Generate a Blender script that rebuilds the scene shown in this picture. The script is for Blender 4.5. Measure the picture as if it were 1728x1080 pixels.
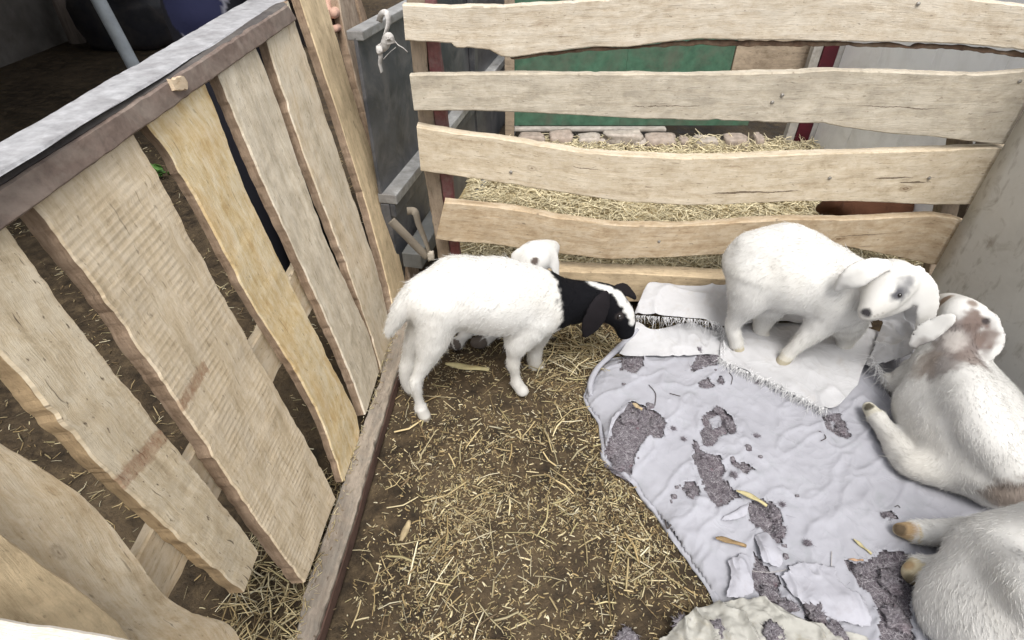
import bpy, math, random
import numpy as np
from mathutils import Vector

for o in list(bpy.data.objects):
    bpy.data.objects.remove(o)
scene = bpy.context.scene
COL = scene.collection
rng = np.random.default_rng(11)
random.seed(5)

# ------------------------------------------------------------------ camera
H, F, PITCH = 1.25, 946.0, math.radians(38.9)
cam_d = bpy.data.cameras.new("camera")
cam_d.sensor_width = 36.0
cam_d.lens = 36.0 * F / 1728.0
cam_d.clip_start = 0.01
cam_d.clip_end = 500.0
cam = bpy.data.objects.new("camera", cam_d)
COL.objects.link(cam)
cam.location = (0, 0, H)
cam.rotation_euler = (math.radians(90) - PITCH, 0, 0)
scene.camera = cam

# ------------------------------------------------------------------ sky, sun, exposure (bright overcast day)
SUN_EL, SUN_AZ = math.radians(62), math.radians(172)   # azimuth clockwise from +Y
world = bpy.data.worlds.new("World")
scene.world = world
world.use_nodes = True
wn = world.node_tree
bg = wn.nodes["Background"]
sky = wn.nodes.new("ShaderNodeTexSky")
sky.sky_type = 'NISHITA'
sky.sun_disc = False
sky.sun_elevation = SUN_EL
sky.sun_rotation = SUN_AZ
sky.air_density = 1.0
sky.dust_density = 4.0
sky.ozone_density = 1.0
hsv = wn.nodes.new("ShaderNodeHueSaturation")
hsv.inputs["Saturation"].default_value = 0.22          # cloud cover takes the blue out
wn.links.new(sky.outputs[0], hsv.inputs["Color"])
wn.links.new(hsv.outputs[0], bg.inputs[0])
bg.inputs[1].default_value = 0.15
sun_d = bpy.data.lights.new("sun", 'SUN')
sun_d.energy = 1.5
sun_d.angle = math.radians(24)
sun_d.color = (1.0, 0.96, 0.9)
sun = bpy.data.objects.new("sun", sun_d)
COL.objects.link(sun)
sd = Vector((math.sin(SUN_AZ) * math.cos(SUN_EL), math.cos(SUN_AZ) * math.cos(SUN_EL), math.sin(SUN_EL)))
sun.rotation_euler = sd.to_track_quat('Z', 'Y').to_euler()
sun.location = sd * 20
vs = scene.view_settings
vs.view_transform = 'Standard'
vs.look = 'None'
vs.exposure = 0.79
vs.gamma = 1.0
vs.use_curve_mapping = False
scene.render.engine = 'CYCLES'
scene.cycles.use_denoising = True
scene.cycles.max_bounces = 5
scene.cycles.transparent_max_bounces = 4
scene.cycles_curves.shape = 'RIBBONS'

# ------------------------------------------------------------------ helpers: from a place in the view to a place in the yard
CP, SP = math.cos(PITCH), math.sin(PITCH)
def ray(x, y):
    u, v = (x - 864.0) / F, (540.0 - y) / F
    return np.array((u, CP + v * SP, -SP + v * CP))
CAMP = np.array((0, 0, H))
def onz(x, y, z=0.0):
    d = ray(x, y)
    return CAMP + d * ((z - H) / d[2])
def ony(x, y, Y):
    d = ray(x, y)
    return CAMP + d * (Y / d[1])
def onpl(x, y, p, n):
    d = ray(x, y)
    return CAMP + d * (np.dot(np.asarray(p) - CAMP, n) / np.dot(d, n))
def unit(v):
    v = np.asarray(v, float)
    return v / np.linalg.norm(v)

def _hash(ix, iy, iz, seed):
    h = (ix * 374761393 + iy * 668265263 + iz * 2147483647 + seed * 974634777) & 0xffffffff
    h = ((h ^ (h >> 13)) * 1274126177) & 0xffffffff
    h = ((h ^ (h >> 16)) * 2246822519) & 0xffffffff
    return ((h ^ (h >> 15)) & 0xffffff) / float(0xffffff)
def vnoise(p, scale, seed=0):
    """smooth value noise in -1..1"""
    q = np.asarray(p, float) * scale
    i = np.floor(q).astype(np.int64)
    f = q - i
    f = f * f * (3 - 2 * f)
    r = 0
    for dx in (0, 1):
        for dy in (0, 1):
            for dz in (0, 1):
                w = (f[..., 0] if dx else 1 - f[..., 0]) * (f[..., 1] if dy else 1 - f[..., 1]) * (f[..., 2] if dz else 1 - f[..., 2])
                r = r + w * _hash(i[..., 0] + dx, i[..., 1] + dy, i[..., 2] + dz, seed)
    return r * 2 - 1
def fbm(p, scale, seed=0, octv=3):
    s, a, t = 0, 1.0, 0
    for k in range(octv):
        s = s + a * vnoise(p, scale * 2 ** k, seed + k)
        t += a
        a *= 0.5
    return s / t

ORG = {}
def link(o, parent=None, origin=None):
    COL.objects.link(o)
    org = np.zeros(3) if origin is None else np.asarray(origin, float)
    ORG[o.name] = org
    if parent is not None:
        o.parent = parent
        o.location = tuple(org - ORG[parent.name])
    else:
        o.location = tuple(org)
    return o
def tag(o, label=None, cat=None, group=None, kind=None):
    if label: o["label"] = label
    if cat: o["category"] = cat
    if group: o["group"] = group
    if kind: o["kind"] = kind
    return o
def empty(name, loc, label=None, cat=None, group=None, kind=None):
    o = bpy.data.objects.new(name, None)
    o.empty_display_size = 0.05
    link(o, None, loc)
    return tag(o, label, cat, group, kind)
def mk(name, verts, faces, mat, parent=None, smooth=False, uv=None, col=None, origin=None, solid=0.0, subsurf=0):
    """one mesh object from world-space vertices"""
    verts = np.asarray(verts, float)
    if origin is None:
        origin = (verts.min(0) + verts.max(0)) / 2
        if parent is None:
            origin[2] = verts[:, 2].min()
    origin = np.asarray(origin, float)
    me = bpy.data.meshes.new(name)
    v = verts - origin
    if isinstance(faces, np.ndarray):
        k = faces.shape[1]
        me.vertices.add(len(v)); me.vertices.foreach_set("co", v.astype(np.float32).ravel())
        me.loops.add(faces.size); me.loops.foreach_set("vertex_index", faces.astype(np.int32).ravel())
        me.polygons.add(len(faces))
        me.polygons.foreach_set("loop_start", (np.arange(len(faces)) * k).astype(np.int32))
        me.update(calc_edges=True)
        me.validate()
    else:
        me.from_pydata([tuple(a) for a in v], [], [tuple(f) for f in faces])
        me.update()
    if uv is not None:
        li = np.zeros(len(me.loops), np.int32); me.loops.foreach_get("vertex_index", li)
        l = me.uv_layers.new(name="UVMap")
        l.data.foreach_set("uv", np.asarray(uv, np.float32)[li].ravel())
    if col is not None:
        a = me.color_attributes.new("Col", 'FLOAT_COLOR', 'POINT')
        c = np.ones((len(v), 4), np.float32); c[:, :3] = col
        a.data.foreach_set("color", c.ravel())
    if smooth:
        me.polygons.foreach_set("use_smooth", np.ones(len(me.polygons), bool))
    if mat is not None:
        me.materials.append(mat)
    o = bpy.data.objects.new(name, me)
    link(o, parent, origin)
    if solid:
        m = o.modifiers.new("solid", 'SOLIDIFY'); m.thickness = solid; m.offset = -1
    if subsurf:
        m = o.modifiers.new("sub", 'SUBSURF'); m.levels = m.render_levels = subsurf
    return o
def box(name, lo, hi, mat, parent=None, rot=0.0, bevel=0.004):
    """bevelled box; rot about Z through its centre"""
    lo, hi = np.asarray(lo, float), np.asarray(hi, float)
    c = (lo + hi) / 2; h = (hi - lo) / 2
    v = np.array([(sx, sy, sz) for sx in (-1, 1) for sy in (-1, 1) for sz in (-1, 1)], float) * h
    cr, sr = math.cos(rot), math.sin(rot)
    v = np.stack((v[:, 0] * cr - v[:, 1] * sr, v[:, 0] * sr + v[:, 1] * cr, v[:, 2]), 1) + c
    f = [(0, 1, 3, 2), (4, 6, 7, 5), (0, 4, 5, 1), (2, 3, 7, 6), (0, 2, 6, 4), (1, 5, 7, 3)]
    uv = np.stack((v[:, 0] + v[:, 1], v[:, 2]), 1)
    o = mk(name, v, f, mat, parent, uv=uv)
    if bevel:
        m = o.modifiers.new("bevel", 'BEVEL'); m.width = bevel; m.segments = 2; m.limit_method = 'NONE'
    return o
def grid_faces(nu, nv, off=0):
    i, j = np.meshgrid(np.arange(nu - 1), np.arange(nv - 1), indexing='ij')
    a = (i * nv + j).ravel() + off
    return np.stack((a, a + nv, a + nv + 1, a + 1), 1)
def resample(pts, n):
    p = np.asarray(pts, float)
    s = np.concatenate(([0], np.cumsum(np.linalg.norm(np.diff(p, axis=0), axis=1))))
    q = np.linspace(0, s[-1], n)
    return np.stack([np.interp(q, s, p[:, k]) for k in range(p.shape[1])], 1)
def fit(pts, deg, n=40):
    """the same line with the hand tremor taken out"""
    p = np.asarray(pts, float)
    t = np.concatenate(([0], np.cumsum(np.linalg.norm(np.diff(p, axis=0), axis=1)))); t /= t[-1]
    q = np.linspace(0, 1, n)
    return np.stack([np.polyval(np.polyfit(t, p[:, k], min(deg, len(p) - 1)), q) for k in range(p.shape[1])], 1)
def smooth_line(pts, n):
    """Catmull-Rom through the points"""
    p = np.asarray(pts, float)
    p = np.vstack((2 * p[0] - p[1], p, 2 * p[-1] - p[-2]))
    out = []
    m = len(p) - 3
    for t in np.linspace(0, m, n):
        i = min(int(t), m - 1); f = t - i
        a, b, c, d = p[i], p[i + 1], p[i + 2], p[i + 3]
        out.append(0.5 * (2 * b + (c - a) * f + (2 * a - 5 * b + 4 * c - d) * f * f + (3 * b - a - 3 * c + d) * f ** 3))
    return np.array(out)
def tube(name, pts, radii, mat, parent=None, sides=8, n=None, col=None):
    p = smooth_line(pts, n or len(pts) * 4)
    r = np.interp(np.linspace(0, 1, len(p)), np.linspace(0, 1, len(np.atleast_1d(radii))), np.atleast_1d(radii)) if np.ndim(radii) else np.full(len(p), radii)
    tg = np.gradient(p, axis=0); tg /= np.linalg.norm(tg, axis=1)[:, None]
    up = np.array((0.3, 0.2, 1.0)); v = []
    for q, t, rr in zip(p, tg, r):
        a = unit(np.cross(t, up)); b = np.cross(a, t)
        for k in range(sides):
            an = 2 * math.pi * k / sides
            v.append(q + rr * (math.cos(an) * a + math.sin(an) * b))
    f = []
    for i in range(len(p) - 1):
        for k in range(sides):
            f.append((i * sides + k, i * sides + (k + 1) % sides, (i + 1) * sides + (k + 1) % sides, (i + 1) * sides + k))
    f.append(tuple(range(sides))[::-1]); f.append(tuple((len(p) - 1) * sides + k for k in range(sides)))
    return mk(name, v, f, mat, parent, smooth=True, uv=[(i // sides * 0.02, i % sides * 0.02) for i in range(len(v))])

# ------------------------------------------------------------------ material helpers
class NT:
    def __init__(s, name):
        s.m = bpy.data.materials.new(name); s.m.use_nodes = True
        s.t = s.m.node_tree; s.b = s.t.nodes["Principled BSDF"]
        s.b.inputs["Roughness"].default_value = 0.85
        s.b.inputs["Specular IOR Level"].default_value = 0.25
    def n(s, typ, props=None, **inp):
        nd = s.t.nodes.new(typ)
        for k, v in (props or {}).items(): setattr(nd, k, v)
        for k, v in inp.items():
            s.put(nd, k.replace('_', ' '), v)
        return nd
    def put(s, nd, key, v):
        i = nd.inputs[int(key[1:])] if key[0] == 'i' and key[1:].isdigit() else nd.inputs[key]
        if isinstance(v, bpy.types.NodeSocket): s.t.links.new(v, i)
        elif isinstance(v, bpy.types.Node): s.t.links.new(v.outputs[0], i)
        else: i.default_value = v
    def math(s, op, a, b=0.0, c=None, clamp=False):
        nd = s.t.nodes.new("ShaderNodeMath"); nd.operation = op; nd.use_clamp = clamp
        s.put(nd, "i0", a); s.put(nd, "i1", b)
        if c is not None: s.put(nd, "i2", c)
        return nd.outputs[0]
    def mix(s, f, a, b, blend='MIX'):
        nd = s.t.nodes.new("ShaderNodeMix"); nd.data_type = 'RGBA'; nd.blend_type = blend
        s.put(nd, "i0", f)
        for k, v in (("i6", a), ("i7", b)):
            s.put(nd, k, (*v, 1.0) if isinstance(v, tuple) and len(v) == 3 else v)
        return nd.outputs[2]
    def ramp(s, f, stops):
        nd = s.t.nodes.new("ShaderNodeValToRGB"); e = nd.color_ramp.elements
        while len(e) < len(stops): e.new(0.5)
        for k, (p, c) in zip(e, stops):
            k.position = p; k.color = (*c, 1) if isinstance(c, tuple) else (c, c, c, 1)
        s.put(nd, "i0", f)
        return nd.outputs[0]
    def noise(s, vec, scale, detail=4.0, rough=0.6, dist=0.0):
        return s.n("ShaderNodeTexNoise", Vector=vec, Scale=scale, Detail=detail, Roughness=rough, Distortion=dist).outputs[0]
    def coords(s, which="Object"):
        return s.n("ShaderNodeTexCoord").outputs[which]
    def mapv(s, vec, scale=(1, 1, 1), loc=(0, 0, 0), rot=(0, 0, 0)):
        return s.n("ShaderNodeMapping", Vector=vec, Scale=scale, Location=loc, Rotation=rot).outputs[0]
    def bump(s, h, strength=0.3, dist=0.004):
        nd = s.n("ShaderNodeBump", Height=h, Strength=strength, Distance=dist)
        s.t.links.new(nd.outputs[0], s.b.inputs["Normal"])
    def col(s, c):
        s.put(s.b, "Base Color", (*c, 1.0) if isinstance(c, tuple) and len(c) == 3 else c)

def wood(name, base, dark, light=None, gold=0.0, grey=0.0, saw=0.0, knots=(), bands=(), seed=0.0, stain=0.5, rough=0.85, speck=0.5, cracks=(), grain=1.0):
    """sawn weathered board; U runs along the grain in metres, V across"""
    s = NT(name)
    uv = s.coords("UV")
    rnd = s.n("ShaderNodeObjectInfo").outputs["Random"]
    off = s.n("ShaderNodeCombineXYZ", X=s.math('MULTIPLY', rnd, 37.0), Y=s.math('MULTIPLY', rnd, 11.0), Z=seed).outputs[0]
    p = s.n("ShaderNodeVectorMath", {"operation": 'ADD'}, i0=uv, i1=off).outputs[0]
    warp = s.noise(s.mapv(p, (3.5, 10, 1)), 1.0, 4, 0.55)
    pw = s.n("ShaderNodeVectorMath", {"operation": 'ADD'}, i0=p, i1=s.n("ShaderNodeCombineXYZ", X=0.0, Y=s.math('MULTIPLY', warp, 0.03), Z=0.0).outputs[0]).outputs[0]
    g1 = s.noise(s.mapv(pw, (4.5, 60, 1)), 1.0, 8, 0.72)
    g2 = s.noise(s.mapv(pw, (22, 420, 1)), 1.0, 4, 0.65)
    big = s.noise(s.mapv(p, (4, 9, 1)), 1.0, 6, 0.68, 0.5)
    blot = s.noise(s.mapv(p, (13, 22, 1)), 1.0, 8, 0.72, 0.4)
    dust = s.noise(s.mapv(p, (40, 60, 1)), 1.0, 8, 0.75)
    light = light or tuple(min(1, c * 1.25) for c in base)
    k = s.math('ADD', s.math('MULTIPLY', g1, 0.34 * grain), s.math('ADD', s.math('MULTIPLY', blot, 0.40), s.math('MULTIPLY', dust, 0.66 - 0.34 * grain - 0.06)))
    c = s.ramp(k, [(0.385, dark), (0.47, base), (0.555, light)])
    c = s.mix(s.math('MULTIPLY', s.ramp(g2, [(0.34, 1.0), (0.47, 0.0)]), 0.22 * grain), c, dark)
    c = s.mix(s.math('MULTIPLY', s.ramp(big, [(0.46, 0.0), (0.66, 1.0)]), stain), c, tuple(d * 0.8 for d in dark))
    if gold: c = s.mix(s.math('MULTIPLY', s.ramp(big, [(0.30, 1.0), (0.55, 0.0)]), gold), c, (0.44, 0.26, 0.085))
    if grey: c = s.mix(s.math('MULTIPLY', s.ramp(blot, [(0.38, 1.0), (0.56, 0.0)]), grey), c, (0.30, 0.29, 0.26))
    hgt = s.math('ADD', s.math('MULTIPLY', g1, 0.5), s.math('ADD', s.math('MULTIPLY', g2, 0.35), s.math('MULTIPLY', dust, 0.4)))
    if saw:
        wv = s.n("ShaderNodeTexWave", {"bands_direction": 'X'}, Vector=s.mapv(p, (1, 0.10, 1)), Scale=26.0, Distortion=0.6, Detail=3.0).outputs[1]
        msk = s.math('MULTIPLY', s.ramp(s.noise(s.mapv(p, (7, 16, 1)), 1.0, 5, 0.65), [(0.42, 0.0), (0.58, 1.0)]), saw)
        c = s.mix(s.math('MULTIPLY', s.ramp(wv, [(0.72, 0.0), (1.0, 0.55)]), msk), c, tuple(min(1, q * 1.18) for q in light))
        hgt = s.math('ADD', hgt, s.math('MULTIPLY', s.math('MULTIPLY', wv, msk), 0.3))
    # dirt flecks, scuffs and small dark slits along the grain
    fl = s.noise(s.mapv(p, (48, 110, 1)), 1.0, 3, 0.6)
    c = s.mix(s.math('MULTIPLY', s.ramp(fl, [(0.63, 0.0), (0.71, 1.0)]), speck), c, (0.085, 0.06, 0.04))
    sl = s.noise(s.mapv(pw, (14, 150, 1)), 1.0, 2, 0.5)
    c = s.mix(s.math('MULTIPLY', s.ramp(sl, [(0.68, 0.0), (0.72, 1.0)]), 0.85 * speck), c, (0.06, 0.042, 0.028))
    pale = s.noise(s.mapv(p, (30, 75, 1)), 1.0, 3, 0.6)
    c = s.mix(s.math('MULTIPLY', s.ramp(pale, [(0.64, 0.0), (0.74, 1.0)]), 0.4), c, tuple(min(1, q * 1.2) for q in light))
    sep = s.n("ShaderNodeSeparateXYZ", Vector=uv)
    u, v = sep.outputs[0], sep.outputs[1]
    for (ku, kv, kr) in knots:
        du = s.math('DIVIDE', s.math('SUBTRACT', u, ku), kr * 1.7)
        dv = s.math('DIVIDE', s.math('SUBTRACT', v, kv), kr)
        d = s.math('SQRT', s.math('ADD', s.math('MULTIPLY', du, du), s.math('MULTIPLY', dv, dv)))
        d = s.math('ADD', d, s.math('MULTIPLY', s.math('SUBTRACT', blot, 0.5), 1.6))
        ring = s.math('SINE', s.math('MULTIPLY', d, 11.0))
        m = s.ramp(d, [(0.2, 1.0), (1.0, 0.0)])
        c = s.mix(s.math('MULTIPLY', m, s.math('ADD', 0.5, s.math('MULTIPLY', ring, 0.3)), clamp=True), c, (0.13, 0.075, 0.035))
    for (u0, hw, v0, v1, sl_, bc) in bands:
        uu = s.math('SUBTRACT', s.math('ADD', u, s.math('MULTIPLY', v, sl_)), u0)
        uu = s.math('ADD', s.math('ABSOLUTE', uu), s.math('MULTIPLY', s.math('SUBTRACT', dust, 0.5), 0.05))
        m = s.math('MULTIPLY', s.ramp(s.math('DIVIDE', uu, hw), [(0.6, 1.0), (1.0, 0.0)]), s.math('MULTIPLY', s.math('GREATER_THAN', v, v0), s.math('LESS_THAN', v, v1)))
        c = s.mix(s.math('MULTIPLY', m, s.ramp(dust, [(0.40, 0.25), (0.58, 0.8)])), c, bc)
    for (u0, v0, ln, w) in cracks:
        uu = s.math('DIVIDE', s.math('SUBTRACT', u, u0), ln)
        taper = s.math('SUBTRACT', 1.0, s.math('MULTIPLY', uu, uu), clamp=True)
        vv = s.math('ABSOLUTE', s.math('SUBTRACT', s.math('ADD', v, s.math('MULTIPLY', s.math('SUBTRACT', big, 0.5), 0.03)), v0))
        m = s.math('LESS_THAN', vv, s.math('MULTIPLY', taper, w))
        c = s.mix(s.math('MULTIPLY', m, 0.8), c, (0.085, 0.058, 0.038))
        hgt = s.math('SUBTRACT', hgt, s.math('MULTIPLY', m, 1.5))
    s.col(c)
    s.put(s.b, "Roughness", rough)
    s.bump(hgt, 0.7, 0.004)
    return s.m

def along(e0, e1, pt):
    """how far along a board (metres, from its first end) a point on its face lies, and how far across"""
    a, b = resample(e0, 400), resample(e1, 400)
    m = (a + b) / 2
    s = np.concatenate(([0], np.cumsum(np.linalg.norm(np.diff(m, axis=0), axis=1))))
    best, bi = 9, 0
    for i in range(400):
        ab = b[i] - a[i]; t = np.clip(np.dot(pt - a[i], ab) / np.dot(ab, ab), 0, 1)
        d = np.linalg.norm(a[i] + ab * t - pt)
        if d < best: best, bi, bt = d, i, t * np.linalg.norm(ab)
    return s[bi], bt

def plank(name, e0, e1, back, mat, parent=None, nu=60, nv=9, bump=0.0015, bev=0.003, ragged=0.0012, seed=0, edge=None):
    """board whose front face lies between two edge lines; 'back' is the thickness vector"""
    nu = int(nu * 1.8)
    a, b = resample(e0, nu), resample(e1, nu)
    back = np.asarray(back, float)
    th = np.linalg.norm(back); bn = back / th
    w = np.linalg.norm(b - a, axis=1)
    s = np.concatenate(([0], np.cumsum(np.linalg.norm(np.diff((a + b) / 2, axis=0), axis=1))))
    acr = (b - a) / np.maximum(w, 1e-5)[:, None]
    na = fbm(a, 45, seed + 1, 3)[:, None] * ragged * 2
    nb = fbm(b, 45, seed + 7, 3)[:, None] * ragged * 2
    # splinters and nicks broken out of the edges
    na = na - np.clip(vnoise(a, 26, seed + 17) - 0.55, 0, 1)[:, None] ** 1.0 * -ragged * 9
    nb = nb - np.clip(vnoise(b, 26, seed + 19) - 0.55, 0, 1)[:, None] ** 1.0 * ragged * 9
    a = a + acr * na; b = b + acr * nb
    fr = np.concatenate(([0.0], np.linspace(0, 1, nv - 2), [1.0]))
    V, UV = [], []
    for j, t in enumerate(fr):
        row = a + (b - a) * t
        dep = 0.0
        if j == 0 or j == nv - 1:
            dep = bev
        else:
            if j == 1: row = row + acr * bev
            if j == nv - 2: row = row - acr * bev
            row = row + bn * (vnoise(row, 14, seed)[:, None] * bump + vnoise(row, 50, seed + 3)[:, None] * bump * 0.4)
        V.append(row + bn * dep); UV.append(np.stack((s, t * w), 1))
    # back: live edge, a little wider or narrower than the front
    ja = fbm(a, 9, seed + 13, 2)[:, None] * 0.004
    V.append(b + bn * th + acr * ja); UV.append(np.stack((s, w + th), 1))
    V.append(a + bn * th + acr * ja); UV.append(np.stack((s, np.full(nu, -th)), 1))
    nr = len(V)
    V = np.stack(V, 1).reshape(-1, 3); UV = np.stack(UV, 1).reshape(-1, 2)
    f = [tuple(q) for q in grid_faces(nu, nr)]
    for i in range(nu - 1):                      # close the last strip (back edge to first row)
        f.append((i * nr + nr - 1, (i + 1) * nr + nr - 1, (i + 1) * nr, i * nr))
    f.append(tuple(range(nr))); f.append(tuple((nu - 1) * nr + k for k in range(nr - 1, -1, -1)))
    # make the front look along -back
    p0, p1, p3 = V[2], V[nr + 2], V[3]
    if np.dot(np.cross(p1 - p0, p3 - p0), bn) > 0:
        f = [tuple(reversed(q)) for q in f]
    o = mk(name, V, f, mat, parent, uv=UV)
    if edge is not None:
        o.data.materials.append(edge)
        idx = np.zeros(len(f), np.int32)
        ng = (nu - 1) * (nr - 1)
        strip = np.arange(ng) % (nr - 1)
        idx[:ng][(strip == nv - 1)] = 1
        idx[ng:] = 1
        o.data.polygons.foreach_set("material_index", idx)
    return o

# ------------------------------------------------------------------ materials
def m_mud():
    s = NT("trodden_mud")
    p = s.coords("Object")
    big = s.noise(p, 2.3, 5, 0.6, 0.4)
    mid = s.noise(p, 17, 8, 0.72, 0.3)
    fine = s.noise(p, 90, 4, 0.7)
    c = s.ramp(mid, [(0.34, (0.014, 0.010, 0.006)), (0.5, (0.047, 0.033, 0.019)), (0.68, (0.11, 0.080, 0.046))])
    c = s.mix(s.ramp(big, [(0.46, 0.0), (0.68, 0.7)]), c, (0.115, 0.084, 0.050))
    c = s.mix(s.math('MULTIPLY', s.ramp(fine, [(0.35, 1.0), (0.5, 0.0)]), 0.5), c, (0.018, 0.012, 0.008))
    s.col(c)
    s.put(s.b, "Roughness", s.ramp(mid, [(0.3, 0.55), (0.6, 0.95)]))
    s.bump(s.math('ADD', s.math('MULTIPLY', mid, 1.0), s.math('MULTIPLY', fine, 0.5)), 0.8, 0.012)
    return s.m
def m_straw(name, tint=(1, 1, 1)):
    s = NT(name)
    a = s.n("ShaderNodeVertexColor", {"layer_name": "Col"}).outputs[0]
    s.col(s.mix(1.0, a, tint, 'MULTIPLY'))
    s.put(s.b, "Roughness", 0.55)
    s.put(s.b, "Specular IOR Level", 0.4)
    return s.m
def m_plain(name, c, rough=0.8, nscale=20, var=0.25, dirt=(0.1, 0.08, 0.06), dirt_amt=0.3, bump=0.2, metal=0.0, spec=0.3, dscale=5):
    s = NT(name)
    p = s.coords("Object")
    a = s.noise(p, nscale, 5, 0.65)
    b = s.noise(p, dscale, 6, 0.7, 0.6)
    lo = tuple(q * (1 - var) for q in c); hi = tuple(min(1, q * (1 + var)) for q in c)
    k = s.ramp(a, [(0.3, lo), (0.7, hi)])
    k = s.mix(s.math('MULTIPLY', s.ramp(b, [(0.45, 0.0), (0.7, 1.0)]), dirt_amt), k, dirt)
    s.col(k)
    s.put(s.b, "Roughness", rough); s.put(s.b, "Metallic", metal); s.put(s.b, "Specular IOR Level", spec)
    s.bump(a, bump, 0.003)
    return s.m
MUD = m_mud()
STRAW = m_straw("straw")
TAN = dict(base=(0.47, 0.375, 0.26), dark=(0.30, 0.225, 0.145), light=(0.58, 0.48, 0.35))
PALE = dict(base=(0.53, 0.455, 0.34), dark=(0.385, 0.32, 0.225), light=(0.63, 0.565, 0.455))
RAILBROWN = m_plain("brown_painted_rail", (0.155, 0.115, 0.095), 0.6, 60, 0.3, (0.30, 0.26, 0.22), 0.55, 0.3, dscale=9)
RAILWHITE = m_plain("bare_zinc_strip", (0.34, 0.34, 0.35), 0.6, 40, 0.3, (0.15, 0.14, 0.14), 0.6, 0.15, spec=0.5, dscale=12)
RAILDARK = m_plain("dark_groove", (0.07, 0.062, 0.058), 0.6, 30, 0.3, (0.25, 0.23, 0.2), 0.4, 0.2)

# ------------------------------------------------------------------ ground: one sheet out to the horizon
def ground():
    x = np.arange(-4.2, 3.2, 0.022); y = np.arange(-0.3, 6.2, 0.022)
    X, Y = np.meshgrid(x, y, indexing='ij')
    P = np.stack((X, Y, np.zeros_like(X)), -1).reshape(-1, 3)
    edge = np.minimum.reduce((P[:, 0] + 4.2, 3.2 - P[:, 0], P[:, 1] + 0.3, 6.2 - P[:, 1]))
    z = fbm(P, 5, 3, 3) * 0.009 + fbm(P, 22, 9, 2) * 0.005
    P[:, 2] = z * np.clip(edge / 0.2, 0, 1)
    f = grid_faces(len(x), len(y))
    # outer ring
    x0, x1, y0, y1 = x[0], x[-1], y[0], y[-1]
    B = 120.0
    R = np.array([(-B, -B, 0), (B, -B, 0), (B, B, 0), (-B, B, 0), (x0, y0, 0), (x1, y0, 0), (x1, y1, 0), (x0, y1, 0)], float)
    n = len(P)
    g = np.array([(0, 1, 5, 4), (1, 2, 6, 5), (2, 3, 7, 6), (3, 0, 4, 7)]) + n
    o = mk("ground", np.vstack((P, R)), np.vstack((f, g)), MUD, smooth=True, origin=(0, 0, 0))
    tag(o, "dark trodden mud floor of the yard and the pen", kind="structure")
    return o
ground()
def gz(P):
    P = np.array(P, float).reshape(-1, 3).copy(); P[:, 2] = 0
    return fbm(P, 5, 3, 3) * 0.009 + fbm(P, 22, 9, 2) * 0.005

# ------------------------------------------------------------------ left fence: a leaning panel of upright slats
FA, FB = onz(496, 1080, 0.05), onz(657, 579, 0.05)
LEAN = np.array((-0.19, 0.054, 1.0))
FN = unit(np.cross(FB - FA, LEAN))
if FN[0] < 0: FN = -FN
FD = unit(FB - FA)
def fp(x, y, off=0.0):
    return onpl(x, y, FA + FN * off, FN)
def fpl(pts, off=0.0):
    return np.array([fp(x, y, off) for x, y in pts])
fence = empty("slat_fence", (FA + FB) / 2 * np.array((1, 1, 0)), "leaning fence panel of upright rough slats under a brown top rail", "fence")
def ext(pts, n):
    """run the top of an edge further up, behind the rail"""
    p = np.asarray(pts, float)
    d = unit(p[0] - p[2])
    return [tuple(p[0] + d * n)] + [tuple(q) for q in p]
slats = [
 # left edge, right edge, material, thickness, ext
 ([(75, 367), (115, 426), (170, 489), (222, 572), (271, 628), (318, 706), (385, 809), (444, 886), (514, 983)],
  [(233, 236), (262, 287), (306, 371), (347, 444), (382, 499), (420, 579), (462, 638), (496, 715), (542, 785), (566, 840)], 0, 0.030, 40),
 ([(-150, 420), (-60, 520), (0, 590), (21, 621), (62, 672), (101, 705), (146, 754), (215, 827), (264, 872), (302, 910), (358, 951), (413, 1000)],
  [(21, 395), (69, 461), (115, 524), (188, 617), (271, 722), (319, 778), (368, 840), (417, 903), (437, 931)], 1, 0.030, 40),
 ([(250, 213), (274, 240), (295, 274), (326, 326), (351, 373), (378, 426), (417, 492), (451, 551), (493, 617), (528, 680), (545, 712), (569, 785), (580, 812)],
  [(347, 146), (368, 194), (392, 257), (437, 366), (462, 419), (500, 496), (542, 572), (569, 638), (597, 687), (606, 712), (607, 742)], 2, 0.020, 28),
 ([(371, 132), (417, 236), (469, 371), (503, 426), (549, 531), (583, 614), (603, 662), (616, 700)],
  [(434, 87), (469, 167), (500, 267), (535, 365), (556, 412), (597, 506), (640, 627)], 3, 0.024, 20),
 ([(451, 69), (479, 149), (514, 271), (552, 361), (587, 447), (603, 500), (629, 577), (645, 628)],
  [(492, 14), (510, 80), (552, 194), (583, 295), (606, 364), (647, 494), (659, 560), (662, 590)], 4, 0.024, 14),
 ([(507, 0), (531, 69), (563, 174), (592, 255), (622, 356), (647, 450), (662, 512), (672, 560)],
  [(552, 7), (575, 85), (600, 170), (613, 219), (649, 325), (669, 408), (683, 478), (692, 530)], 5, 0.026, 60),
 ([(574, 0), (595, 115), (626, 226), (664, 350), (691, 472), (700, 520)],
  [(598, 0), (633, 139), (661, 260), (683, 365), (708, 450), (718, 500)], 6, 0.026, 60),
]
knot_l = [(-420, 480), (-330, 590), (-170, 740), (-60, 860), (60, 1000), (150, 1090), (230, 1180)]
knot_r = [(-240, 470), (-120, 620), (0, 742), (45, 771), (104, 813), (149, 844), (191, 882), (222, 931), (285, 1007), (333, 1035), (375, 1047), (410, 1100)]
SLU = [along(fpl(ext(slats[0][0], slats[0][4])), fpl(ext(slats[0][1], slats[0][4])), fp(328, 648)),
       along(fpl(ext(slats[1][0], slats[1][4])), fpl(ext(slats[1][1], slats[1][4])), fp(242, 772)),
       along(fpl(knot_l), fpl(knot_r), fp(101, 931))]
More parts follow.
